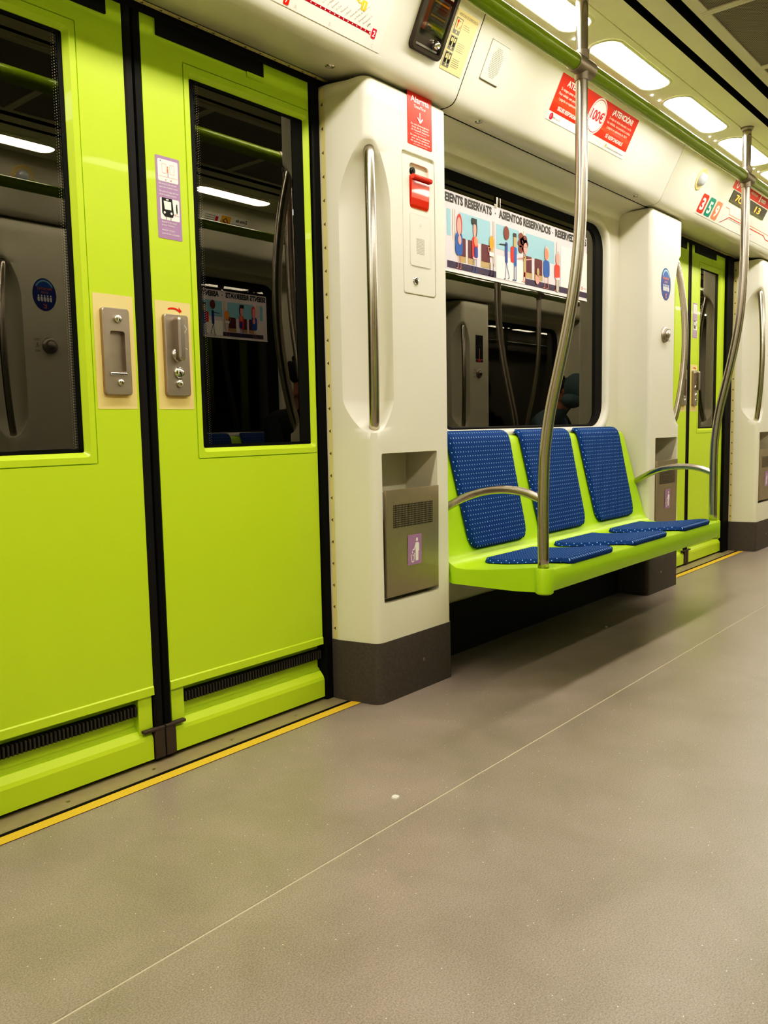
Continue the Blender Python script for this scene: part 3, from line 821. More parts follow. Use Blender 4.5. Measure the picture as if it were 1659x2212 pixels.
        sub('lilac_notice', s, t)
    return t
DL = make_leaf(True, 'door_1', 'left leaf of the near lime green sliding doors, with a recessed steel pull')
DR = make_leaf(False, 'door_2', 'right leaf of the near lime green sliding doors, with lilac notice and thumb-turn lock')
DSH = Matrix.Translation((3.858, 0, 0))
FSH = Matrix.Translation((3.768, 0, 0))
o = make_leaf(True, 'door_3', 'left leaf of the far lime green doors, mostly behind the bowed handle', 1.500, 1.80); o.matrix_basis = FSH @ o.matrix_basis
o = make_leaf(False, 'door_4', 'right leaf of the far lime green doors, behind the far pole', 1.443, 1.782); o.matrix_basis = FSH @ o.matrix_basis
for i, (q, sh) in enumerate(((DL, 0), (DR, 0), (DL, 1), (DR, 1), (DL, -1), (DR, -1))):
    o = opp(q, ['left', 'right'][i % 2] + ' leaf of the %s opposite lime green doors' % ['middle', 'nearest', 'farthest'][i//2], sh); o.name = 'door_%d' % (5+i)
# dark seals round each door bay
def door_seals(k):
    g = G(); c = DC+3.858*k
    g.box((c+.616, 1.850, 0), (c+.650, 1.93, 1.95), rubber, .006); g.box((c-.650, 1.850, 0), (c-.616, 1.93, 1.95), rubber, .006)
    if k == 1: g.box((c+.524, 1.842, 0), (c+.640, 1.93, 1.95), rubber, .004)
    g.box((c-.64, 1.853, 1.917), (c+.64, 1.87, 1.955), rubber, .004)
    g.box((c-.64, 1.93, 0), (c+.64, 1.935, 1.95), dark)
    return g
for k in (0, 1, -1):
    o = tag(build('trim_%d' % n, door_seals(k)), 'black rubber seal around the %s doors' % ['near', 'far', 'rear'][k], 'seal', kind='structure'); n += 1
    c = copy_tree(o, None, TURN); c.name = 'trim_%d' % n; n += 1; c['label'] = 'black rubber seal around the %s opposite doors' % ['middle', 'nearest', 'farthest'][k]
    # threshold
    c0 = DC+3.858*k
    t = thing('door_sill', (c0, 1.8, 0), 'metal threshold with yellow line below the %s doors' % ['near', 'far', 'rear'][k], 'threshold', kind='structure')
    g = G(); g.box((c0-.68, 1.792, -.002), (c0+.648, 1.93, .0025), sillm)
    for x in (-.55, -.3, -.06, .2, .45): rev_ = [(c0+x+.005*math.cos(w), 1.825+.005*math.sin(w), .003) for w in [math.pi*2*j/10 for j in range(10)]]; g.face(rev_, steeld)
    sub('sill_plate', g, t)
    g = G(); g.box((c0-.68, 1.779, -.001), (c0+.66, 1.792, .0012), rubber); sub('joint', g, t)
    g = G(); g.face([(c0-.70, 1.745, .0018), (c0+.668, 1.745, .0018), (c0+.655, 1.779, .0018), (c0-.69, 1.779, .0018)], yellow); sub('yellow_line', g, t)
    opp(t, 'metal threshold below the %s opposite doors' % ['middle', 'nearest', 'farthest'][k])

# ================================================================== BENCH
def bench():
    t = thing('bench_seat', (AX, 1.60, .33), 'lime green three-seat bench with blue dotted cushions and curved steel armrests', 'bench')
    # shell: profile in (y,z), width narrows slightly to the front
    top = [(1.318, .335), (1.314, .345), (1.313, .402), (1.318, .409), (1.335, .412), (1.37, .410), (1.45, .400), (1.56, .388), (1.63, .384), (1.668, .388),
           (1.690, .402), (1.703, .425), (1.710, .455), (1.735, .56), (1.765, .69), (1.790, .800), (1.797, .822), (1.806, .832), (1.820, .836), (1.848, .836)]
    bot = [(1.848, .60), (1.80, .58), (1.76, .42), (1.72, .345), (1.68, .330), (1.45, .325), (1.33, .330)]
    def halfw(y, z):
        if y < 1.70: return .800 + (y-1.32)*.12 if z < .46 else .845
        zz = z
        base = .846
        if zz > .44: base = .846 - .05*min(1, (zz-.44)/.38) ** .8
        return base
    pts = top+bot
    NX = 18
    g = G(); rings = []
    for i in range(NX+1):
        u = -1+2*i/NX
        ring = []
        for (y, z) in pts:
            hw = halfw(y, z); x = AX + u*hw
            # a low rib between the three seats and raised side rims
            ring.append((x, y, z))
        rings.append(ring)
    g.loft(rings, limeb, cap=(True, True))
    o = sub('shell', g, t, fixn=True, sharp=40)
    # ribs and rims standing proud of the shell between cushions
    def surf(y): # top height of the shell
        for (y0, z0), (y1, z1) in zip(top[4:], top[5:]):
            if y0 <= y <= y1: return z0+(z1-z0)*(y-y0)/(y1-y0)
        return top[-1][1]
    # corner sockets where the poles stand
    for sx in (-1, 1):
        g = G(); x = AX+sx*.80
        g.loft([[(x+r*math.cos(w), 1.342+r*math.sin(w), z) for w in [math.pi*2*j/24 for j in range(24)]] for r, z in ((.024, .325), (.030, .330), (.030, .408), (.027, .412), (.016, .412))], limeb)
        sub('pole_socket', g, t, fixn=True, sharp=40)
    for i in (-1, 0, 1):
        cx = AX+.507*i
        # back cushion: grid over the shell profile, rolled over the top
        path = [(1.698, .428), (1.7035, .446), (1.7145, .50), (1.738, .60), (1.761, .70), (1.779, .78), (1.786, .812), (1.7935, .832), (1.806, .8435), (1.822, .846), (1.838, .843)]
        cushion('back_cushion', t, path, cx, .198, .215, -1)
        path = [(1.665, .3895), (1.62, .387), (1.56, .3905), (1.50, .396), (1.44, .4035), (1.385, .4115), (1.345, .4155), (1.325, .4145), (1.314, .4085)]
        cushion('seat_cushion', t, path, cx, .188, .193, 1)
    for sx in (-1, 1):
        g = G(); P = [(1.79, .545), (1.762, .568), (1.722, .592), (1.66, .625), (1.60, .647), (1.54, .659), (1.48, .663), (1.42, .657), (1.37, .642), (1.345, .632)]
        sm = []
        for j in range(len(P)-1):
            p0, p1, p2, p3 = P[max(j-1, 0)], P[j], P[j+1], P[min(j+2, len(P)-1)]
            for q in range(4):
                u = q/4; sm.append(tuple(.5*((2*p1[c])+(-p0[c]+p2[c])*u+(2*p0[c]-5*p1[c]+4*p2[c]-p3[c])*u*u+(-p0[c]+3*p1[c]-3*p2[c]+p3[c])*u**3) for c in (0, 1)))
        sm.append(P[-1])
        g.tube([(AX+sx*(.800+.035*min(1, max(0, (y-1.6)/.2))), y, z) for y, z in sm], .0145, steel, 16)
        sub('armrest', g, t, fixn=True)
    return t
def cushion(name, t, path, cx, w0, w1, dirn):
    """padded slab following a (y,z) path; w0, w1 half widths at its two ends"""
    g = G(); uvl = g.bm.loops.layers.uv.new('UVMap'); NU = 22
    dense = []
    for (a, b) in zip(path, path[1:]):
        for q in range(3): dense.append((a[0]+(b[0]-a[0])*q/3, a[1]+(b[1]-a[1])*q/3))
    dense.append(path[-1])
    S = [0]
    for a, b in zip(dense, dense[1:]): S.append(S[-1]+math.hypot(b[0]-a[0], b[1]-a[1]))
    Lt = S[-1]; th = .013; r = .05
    rows = []; uvs = []
    for k, ((y, z), s) in enumerate(zip(dense, S)):
        a = dense[max(k-1, 0)]; b = dense[min(k+1, len(dense)-1)]
        ty, tz = b[0]-a[0], b[1]-a[1]; d = math.hypot(ty, tz); ny, nz = -tz/d, ty/d
        if name == 'seat_cushion': ny, nz = tz/d, -ty/d
        if ny > 0 and name == 'back_cushion' : ny, nz = -ny, -nz
        if name == 'back_cushion' and k > len(dense)-8: ny, nz = -abs(tz/d) if tz > 0 else abs(tz/d)*.2, abs(ty/d)
        if name == 'seat_cushion' and nz < 0: ny, nz = -ny, -nz
        f = s/Lt; hw = w0+(w1-w0)*f
        # rounded corners
        for e in (s, Lt-s):
            if e < r: hw -= r-math.sqrt(max(0, r*r-(r-e)**2))
        row = []; uvr = []
        for j in range(NU+1):
            u = -1+2*j/NU
            x = cx+hw*math.sin(u*math.pi/2)*.35+hw*u*.65
            ex = min(1, (hw-abs(x-cx))/.010); es = min(1, min(s, Lt-s)/.010)
            h = th*math.sqrt(max(0, 1-(1-min(1, ex))**2))*math.sqrt(max(0, 1-(1-es)**2))
            row.append((x, y+ny*(h+.0005), z+nz*(h+.0005))); uvr.append((x-cx+.5, s))
        rows.append(row); uvs.append(uvr)
    vr = [[g.bm.verts.new(p) for p in row] for row in rows]; m = g.mi(fabric)
    for i in range(len(vr)-1):
        for j in range(NU):
            q = [(i, j), (i, j+1), (i+1, j+1), (i+1, j)]
            f = g.bm.faces.new([vr[a][b] for a, b in q]); f.smooth = True; f.material_index = m
            for lp, (a, b) in zip(f.loops, q): lp[uvl].uv = uvs[a][b]
    sub(name, g, t, fixn=False)
BN = bench()
opp(BN, 'lime green bench on the opposite side'); opp(BN, 'second lime green bench on the opposite side', -1)

# ================================================================== POLES AND RAIL
def pole(x, label):
    t = thing('grab_pole', (x, 1.34, .408), label, 'pole')
    prof = [(.408, 1.345), (.60, 1.347), (.75, 1.345), (.83, 1.339), (.93, 1.324), (1.047, 1.298), (1.188, 1.267), (1.327, 1.244), (1.464, 1.232), (1.60, 1.228), (1.735, 1.228), (1.95, 1.228), (2.16, 1.228)]
    xs = 2.385 if x < AX else 3.985; top = xs + (.022 if x < AX else -.012)
    pts = []
    for i in range(len(prof)-1):
        p0, p1, p2, p3 = prof[max(i-1, 0)], prof[i], prof[i+1], prof[min(i+2, len(prof)-1)]
        for q in range(4):
            u = q/4; z, y = [.5*((2*p1[c])+(-p0[c]+p2[c])*u+(2*p0[c]-5*p1[c]+4*p2[c]-p3[c])*u*u+(-p0[c]+3*p1[c]-3*p2[c]+p3[c])*u**3) for c in (0, 1)]
            pts.append((z, y))
    pts.append(prof[-1])
    g = G(); g.tube([(xs+(top-xs)*min(1, max(0, (z-.6)/.9)), y, z) for z, y in pts], .0185, steel, 20)
    sub('tube', g, t, fixn=True)
    g = G(); g.tube([(top-.052, 1.228, 1.947), (top-.050, 1.228, 1.947), (top+.050, 1.228, 1.947), (top+.052, 1.228, 1.947)], [.0255, .0275, .0275, .0255], steeld, 24)
    g.tube([(top, 1.228, 1.905), (top, 1.228, 1.99)], .0215, steeld, 20)
    sub('clamp', g, t, fixn=True, sharp=40)
    g = G(); g.tube([(top, 1.228, 2.148), (top, 1.228, 2.16)], [.022, .028], steeld, 20); sub('ceiling_collar', g, t, fixn=True)
    return t
P1 = pole(2.385, 'curved steel grab pole at the near corner of the bench')
P2 = pole(3.985, 'curved steel grab pole at the far corner of the bench')
for sh, w in ((0, ''), (-1, 'second ')):
    opp(P1, 'steel pole at the far end of the %sopposite bench' % w, sh); opp(P2, 'steel pole at the near end of the %sopposite bench' % w, sh)
g = G(); g.tube([(X0+.02, 1.228, 1.947), (2.36, 1.228, 1.947), (X1-.02, 1.228, 1.947)], .0235, railg, 24)
RL = tag(build('overhead_rail', g), 'long green overhead handrail running the length of the ceiling', 'handrail')
opp(RL, 'green overhead handrail on the opposite side, seen in reflections')

# ================================================================== CEILING LIGHTS
def lamp():
    t = thing('ceiling_light', (0, 0, 0), 'lamp', 'light')
    g = G(); zc = 2.1600
    def rr(o): return rrect(-.258-o, -.056-o, .258+o, .056+o, .052+o, 8)
    g.loft([[(x, y, zc+dz) for x, y in rr(o)] for o, dz in ((.010, -.0005), (.006, -.004), (0, -.004), (-.004, .001))], ceilw)
    build('bezel', g, t, fixn=True)
    g = G(); g.face([(x, y, zc-.0015) for x, y in rr(-.001)], lampm); build('diffuser', g, t)
    return t
L0 = lamp(); L0.location = (3.012, 1.340, 0)
nmL = {0: 'brightly lit ceiling light between the two poles, second in the row', -1: 'ceiling light cut by the top edge, beside the near pole', 1: 'third ceiling light from the near pole', 2: 'ceiling light directly behind the far pole', 3: 'partly visible ceiling light at the right edge'}
L0['label'] = nmL[0]; L0['group'] = 'ceiling lights'
for i in range(-9, 13):
    for side in (0, 1):
        if i == 0 and side == 0: continue
        x = 3.012+i*.6505
        if x < X0+.3 or x > X1-.3: continue
        c = copy_tree(L0); c.location = (x if side == 0 else x+.09, 1.340 if side == 0 else 2*YC-1.340, 0)
        c['label'] = nmL.get(i, 'ceiling light in the near row beyond the frame') if side == 0 else 'ceiling light in the opposite row'
        if side: c['group'] = 'opposite ceiling lights'
# little LED dots between lights
i = 0
for k in range(-1, 5):
    for dy in (-.018, .018) :
        x = 3.012+.3455+(-.037 if dy < 0 else .037)+k*.6505
        g = G(); g.tube([(x, 1.391, 2.1605), (x, 1.391, 2.1575)], [.004, .0035], lampm, 12)
        o = build('indicator_dot', g, fixn=True); tag(o, 'tiny lit indicator dot between ceiling lights', 'indicator light', 'indicator dots between the ceiling lights')
# ventilation grilles
def grille():
    t = thing('ceiling_grille', (0, 0, 0), '', 'grille')
    g = G(); g.box((-.262, YC-.285, 2.160), (.262, YC+.285, 2.1645), grillem); build('perforated_sheet', g, t)
    g = G()
    for a, b in (((-.2775, YC-.31), (-.262, YC+.31)), ((.262, YC-.31), (.2775, YC+.31)), ((-.262, YC+.285), (.262, YC+.31)), ((-.262, YC-.31), (.262, YC-.285))):
        g.box((a[0], a[1], 2.155), (b[0], b[1], 2.1645), ceilw, .001, 1)
    build('frame', g, t); return t
GR = grille(); GR.location = (3.068, 0, 0)
GR['label'] = 'grey perforated ceiling grille between two white bars, top right corner'; GR['group'] = 'ceiling grilles'
for i in range(-10, 15):
    if i == 0: continue
    x = 3.068+i*.555
    if x < X0+.3 or x > X1-.3: continue
    c = copy_tree(GR); c.location = (x, 0, 0)
    c['label'] = {-1: 'grey perforated ceiling grille cut off by the top edge', 1: 'grey perforated ceiling grille cut by the right edge'}.get(i, 'grey perforated ceiling grille beyond the frame')

# ================================================================== SIGNS ON THE UPPER PANELS
def CS(x, t, base=.0014): return Sign(cove(x, t), (1, 0, 0), CU, base=base)
# network strip map
s = CS(0, 0); s.slab(.55, .004, 1.935, .235, sheet)
s.line([(.60, .100), (1.30, .100), (1.60, .041), (1.875, .041)], .0062, crims, 1)
s.line([(.60, .041), (1.875, .041)], .0062, crims, 1)
names = ['Torrent', 'Picanya', 'Paiporta', 'València Sud', 'Sant Isidre', 'Safranar', 'Patraix', 'Jesús', 'Joaquín Sorolla', 'Àngel Guimerà', 'Túria', 'Campanar', 'Beniferri', 'Empalme', 'Cantereria',
         'Paterna', 'Santa Rita', 'Font del Jarro', 'La Canyada', 'La Vallesa', 'Entrepins', 'El Clot', 'Montesol', "L'Eliana", 'Torre del Virrey', 'La Pobla de Vallbona', 'Benaguasil 1r', 'Benaguasil 2n', 'Llíria']
for i, nm in enumerate(names):
    x = 1.862-(len(names)-1-i)*.0178
    s.disc(x-.004, .041, .0018, .0018, wht, 2, 8)
    s.text(nm, x, .051, .0052, blk if nm in ('Paterna', 'Llíria') else greyp, rot=math.radians(48), bold=.01 if nm in ('Paterna', 'Llíria') else 0)
s.disc(1.877, .041, .0045, .0045, crims, 2, 14); s.disc(1.877, .041, .0025, .0025, wht, 3, 12)
s.rect(1.884, .031, 1.902, .056, crims, 2, .003); s.text('2', 1.893, .036, .015, wht, align='C', bold=.02, l=3)
s.line([(1.0, .158), (1.66, .158), (1.79, .100), (1.828, .094)], .0042, amber, 1); s.disc(1.808, .0975, .004, .004, amber, 2, 12); s.disc(1.808, .0975, .002, .002, wht, 3, 10)
s.rect(1.818, .082, 1.838, .106, amber, 2, .004); s.text('1', 1.828, .087, .014, wht, align='C', bold=.02, l=3)
s.text('Bétera', 1.832, .118, .007, plum, rot=math.radians(48), bold=.01); s.text('Horta Vella', 1.812, .120, .006, greyp, rot=math.radians(48))
s.rect(1.558, .008, 1.576, .034, red, 2, .003); s.text('7', 1.567, .013, .015, wht, align='C', bold=.02, l=3)
for tx, x in (('A', 1.600), ('B', 1.727), ('C', 1.900)): s.text(tx, x, .009, .010, lgrey, align='C')
tag(build('route_map', s), 'white metro line map with pink-red line 2, above the near doors', 'map')

# emergency release box
t = thing('emergency_box', cove(2.115, .13), 'black framed emergency door release box with clear cover and metal lock', 'emergency box')
def cove_loft(g, shapes, m, cap=(False, True), smooth=False):
    """shapes: list of (outline in (x,t), height)"""
    N = Vector((1, 0, 0)).cross(CU)
    g.loft([[cove(x, tt)+N*h for x, tt in out] for out, h in shapes], m, cap=cap, smooth=smooth)
g = G(); x0, x1, t0, t1 = 2.040, 2.190, .055, .252
cove_loft(g, [(rrect(x0, t0, x1, t1, .018), 0), (rrect(x0, t0, x1, t1, .018), .010), (rrect(x0+.004, t0+.004, x1-.004, t1-.004, .015), .014), (rrect(x0+.016, t0+.014, x1-.016, t1-.014, .006), .014), (rrect(x0+.018, t0+.016, x1-.018, t1-.016, .004), .004)], boxdark, cap=(False, True))
sub('frame', g, t, fixn=True, sharp=30)
s = CS(0, 0, .0045); s.rect(x0+.020, t0+.062, x0+.044, t1-.03, salmon, 1); s.rect(x0+.044, t0+.062, x1-.020, t1-.045, greyp, 1)
for i in range(9): s.line([(x0+.050, t0+.070+i*.009+(.01 if i > 4 else 0)), (x1-.030, t0+.070+i*.009+(.01 if i > 4 else 0))], .005, amber if i % 3 == 1 else greyp, 2)
for i in range(9): s.line([(x0+.052, t0+.0742+i*.009+(.01 if i > 4 else 0)), (x1-.034, t0+.0742+i*.009+(.01 if i > 4 else 0))], .0012, blk, 3)
sub('instruction_card', s, t)
s = CS(0, 0, .010); s.poly([(x0+.020, t0+.058), (x0+.050, t0+.056), (x0+.075, t0+.071), (x1-.021, t0+.056), (x1-.021, t1-.030), (x0+.020, t1-.030)], glass2, 1)
for a, b in (((x0+.020, t0+.058), (x0+.050, t0+.056)), ((x0+.050, t0+.056), (x0+.075, t0+.071)), ((x0+.075, t0+.071), (x1-.021, t0+.056)), ((x0+.020, t0+.058), (x0+.020, t1-.03)), ((x1-.021, t0+.056), (x1-.021, t1-.03))): s.line([a, b], .0016, blk, 2)
s.rect(x0+.030, t1-.034, x1-.028, t1-.028, steel, 3)
sub('clear_cover', s, t)
g = G(); N = Vector((1, 0, 0)).cross(CU); c0 = cove(x0+.103, t0+.038)
g.loft([[c0+N*h+(Vector((1, 0, 0))*math.cos(w)+CU*math.sin(w))*r for w in [math.pi*2*j/20 for j in range(20)]] for r, h in ((.0125, .004), (.0125, .018), (.010, .024), (.007, .028), (.006, .028), (.006, .025), (.0005, .025))], chrome)
sub('lock', g, t, fixn=True)
s = CS(0, 0, .006); s.rect(x0+.022, t0+.018, x1-.024, t0+.024, greyp, 1); sub('lower_rim', s, t)

# yellow instruction plate
s = CS(0, 0); a0, b0, a1, b1 = 2.205, .046, 2.318, .216; s.slab(a0, b0, a1, b1, cream)
s.text('APERTURA DE EMERGENCIA', (a0+a1)/2+.002, b1-.016, .008, greyp, w=.100, align='C')
for j, (ya, yb) in enumerate(((.148, .194), (.103, .143), (.055, .098))):
    s.rect(a0+.004, ya, a0+.038, yb, greyp, 1)
    if j == 0:
        s.rect(a0+.008, ya+.012, a0+.035, yb-.003, cream, 2, .003); s.disc(a0+.015, yb-.010, .004, .005, red, 3, 12); s.line([(a0+.015, yb-.010), (a0+.015, ya+.017)], .0032, red, 3)
        s.line([(a0+.027, ya+.016), (a0+.030, ya+.021), (a0+.030, ya+.026)], .002, red, 3); s.line([(a0+.019, yb-.009), (a0+.028, yb-.009)], .0025, greyp, 3)
    else:
        for dx in (.007, .023):
            s.rect(a0+dx, ya+.011, a0+dx+.011, yb-.003, blk, 2, .003); s.rect(a0+dx+.002, ya+.023, a0+dx+.0085, yb-.006, cream, 3, .002)
        s.rect(a0+.0185, ya+.012, a0+.0225, yb-.004, cream, 2)
        s.line([(a0+.007, ya+.006), (a0+.014, ya+.006)], .0014, blk, 2); s.line([(a0+.027, ya+.006), (a0+.035, ya+.006)], .0014, blk, 2)
    s.disc(a0+.021, ya+.006, .003, .0035, cream, 3, 10)
    for i in range(5 if j else 3): s.line([(a0+.046, yb-.012-i*.0055), (a0+.078+random.uniform(-.004, .008), yb-.012-i*.0055)], .0012, greyp, 1)
tag(build('instruction_plate', s), 'cream emergency opening instruction plate with three pictograms beside the black box', 'sign')

# loudspeaker
t = thing('loudspeaker_cover', cove(2.46, .13), 'small white perforated loudspeaker cover on the upper panel', 'loudspeaker')
g = G(); cove_loft(g, [(rrect(2.410, .074, 2.512, .192, .006), 0), (rrect(2.410, .074, 2.512, .192, .006), .003), (rrect(2.412, .076, 2.510, .190, .005), .0045)], white, cap=(False, True)); sub('plate', g, t, fixn=True, sharp=30)
s = CS(0, 0, .0047)
for i in range(13):
    for j in range(19):
        dx, dy = (i-6)*.0052+(.0026 if j % 2 else 0), (j-9)*.0048
        if abs(dx) < .031-max(0, abs(dy)-.022)*.9: s.disc(2.461+dx, .133+dy, .0014, .0014, blk, 1, 6)
sub('grille_holes', s, t)
s = CS(0, 0, .0002); s.frame(2.409, .073, 2.513, .193, .0022, greyp, 1); sub('gap_line', s, t)

# red warning poster
s = CS(0, 0); a0, b0, a1, b1 = 2.857, .062, 3.519, .222; s.slab(a0, b0, a1, b1, wht)
s.rect(a0, .092, a1, b1, red, 1)
s.disc(3.188, .155, .066, .066, wht, 2, 40); s.ring(3.188, .155, .060, .060, .0025, red, 3, 40)
s.text('100€', 3.188, .138, .036, crims, w=.102, align='C', bold=.025, l=4)
def blk4(cx, title, lines, end, w):
    s.text(title, cx, .190, .020, wht, w=w, align='C', bold=.03)
    for i, tx in enumerate(lines): s.text(tx, cx, .170-i*.0165, .0095, wht, w=.205+(-.015 if i == 2 else .01*i), align='C', bold=.0)
    s.text(end, cx, .104, .0135, wht, w=.158, align='C', bold=.02)
blk4(2.985, 'ATENCIÓ!', ("Si viatges sense títol adequat o no", "l'has validat, ens perjudiques a tots", 'i pagaràs un suplement de 100 €.'), 'SIGUES RESPONSABLE', .150)
blk4(3.385, '¡ATENCIÓN!', ('Si viajas sin título adecuado o no lo', 'has validado, nos perjudicas a todos', 'y pagarás un suplemento de 100 €.'), 'SÉ RESPONSABLE', .185)
s.ring(a0+.028, .077, .012, .012, .006, crims, 2, 20); s.rect(a0+.026, .071, a0+.034, .083, crims, 3)
s.text('etro', a0+.037, .073, .008, blk, bold=.01); s.text('valencia', a0+.060, .073, .008, greyp)
s.line([(a1-.185, .072), (a1-.180, .084), (a1-.172, .072)], .004, amber, 2)
s.text('ferrocarrils de la generalitat valenciana', a1-.165, .072, .0065, blk, w=.15)
tag(build('warning_poster', s), 'red and white ATENCIÓ fine warning poster behind the near pole', 'poster')

# round eye lamp / ceiling sensor
t = thing('round_lamp', cove(4.350, .153), 'small round white dome lamp in a cream ring above the far doors', 'lamp')
g = G(); c0 = cove(4.350, .153)
def disc_loft(g, prof, m): g.loft([[c0+N*h+(Vector((1, 0, 0))*math.cos(w)+CU*math.sin(w))*r for w in [math.pi*2*j/32 for j in range(32)]] for r, h in prof], m)
disc_loft(g, [(.054, 0), (.053, .003), (.048, .004), (.034, .0005), (.032, .0005)], cream); sub('ring', g, t, fixn=True)
g = G(); disc_loft(g, [(.033, .0005), (.032, .010), (.027, .018), (.018, .023), (.008, .0255), (.0005, .026)], lampoff); sub('dome', g, t, fixn=True)
opp(t, 'small round dome lamp on the opposite upper panel')
# line numbers 3 5 9 and map
s = CS(0, 0); s.slab(4.455, .004, 5.75, .118, sheet)
for x, tx, m in ((4.500, '3', red), (4.603, '5', teal), (4.706, '9', salmon)):
    s.rect(x-.042, .012, x+.042, .106, m, 1, .012); s.text(tx, x, .030, .056, wht, w=.046, align='C', bold=.035)
s.line([(4.80, .098), (4.86, .098), (4.89, .073), (5.75, .073)], .0035, salmon, 1); s.line([(4.82, .018), (4.905, .060), (5.55, .060), (5.60, .045), (5.75, .045)], .0045, red, 1)
s.line([(4.80, .014), (4.82, .022), (4.905, .052), (5.25, .052), (5.30, .030)], .003, greyp, 1); s.line([(5.26, .02), (5.34, .035)], .003, teal, 1)
for i in range(34): s.line([(4.93+i*.024, .078), (4.94+i*.024, .092+.006*(i % 3))], .0012, lgrey, 1); 
for i in range(10): s.line([(4.93+i*.03, .045), (4.935+i*.03, .036)], .0012, lgrey, 1)
tag(build('line_number_map', s), 'line map strip with coloured numbers 3, 5 and 9 above the far doors', 'map')
# LED display
t = thing('led_display', cove(5.10, .16), 'dark amber LED destination display above the far doors', 'display')
g = G(); cove_loft(g, [(rrect(4.800, .130, 5.402, .190, .003), 0), (rrect(4.800, .130, 5.402, .190, .003), .004)], boxdark, cap=(False, True)); sub('screen', g, t, fixn=True)
s = CS(0, 0, .0045)
s.text('7C', 4.865, .146, .032, led, w=.10, bold=.0); s.text('13', 5.205, .146, .032, led, w=.088, bold=.0); s.text('0', 4.99, .146, .032, led, bold=.0)
sub('led_digits', s, t)
s = CS(0, 0); s.slab(4.768, .196, 5.75, .262, red); 
s.ring(4.825, .229, .020, .026, .008, wht, 1); s.text('València', 4.87, .215, .024, wht, bold=.02); s.text('valencia.es', 5.04, .219, .017, wht, w=.12)
s.rect(5.205, .203, 5.222, .255, wht, 1, .005); s.text('metro', 5.235, .210, .024, wht, bold=.02)
tag(build('red_banner', s), 'red banner strip with white lettering above the LED display', 'sign')
# video notice seen in reflections, on the opposite upper panel
s = CS(0, .125); s.slab(0, 0, .34, .062, wht); s.rect(.135, .004, .205, .058, amber, 1, .004); s.line([(.15, .02), (.17, .045), (.19, .03), (.165, .018)], .005, blk, 2)
s.text('Zona de', .01, .036, .018, blk, bold=.02); s.text('videovigilància', .01, .012, .012, blk, w=.115); s.rect(.225, .02, .245, .045, crims, 1)
for i in range(3): s.line([(.25, .022+i*.012), (.32, .022+i*.012)], .003, greyp, 1)
o = build('video_notice', s); o.matrix_basis = TURN @ Matrix.Translation((2.97, 0, 0)); tag(o, 'white video surveillance notice on the opposite upper panel, seen reflected', 'notice')

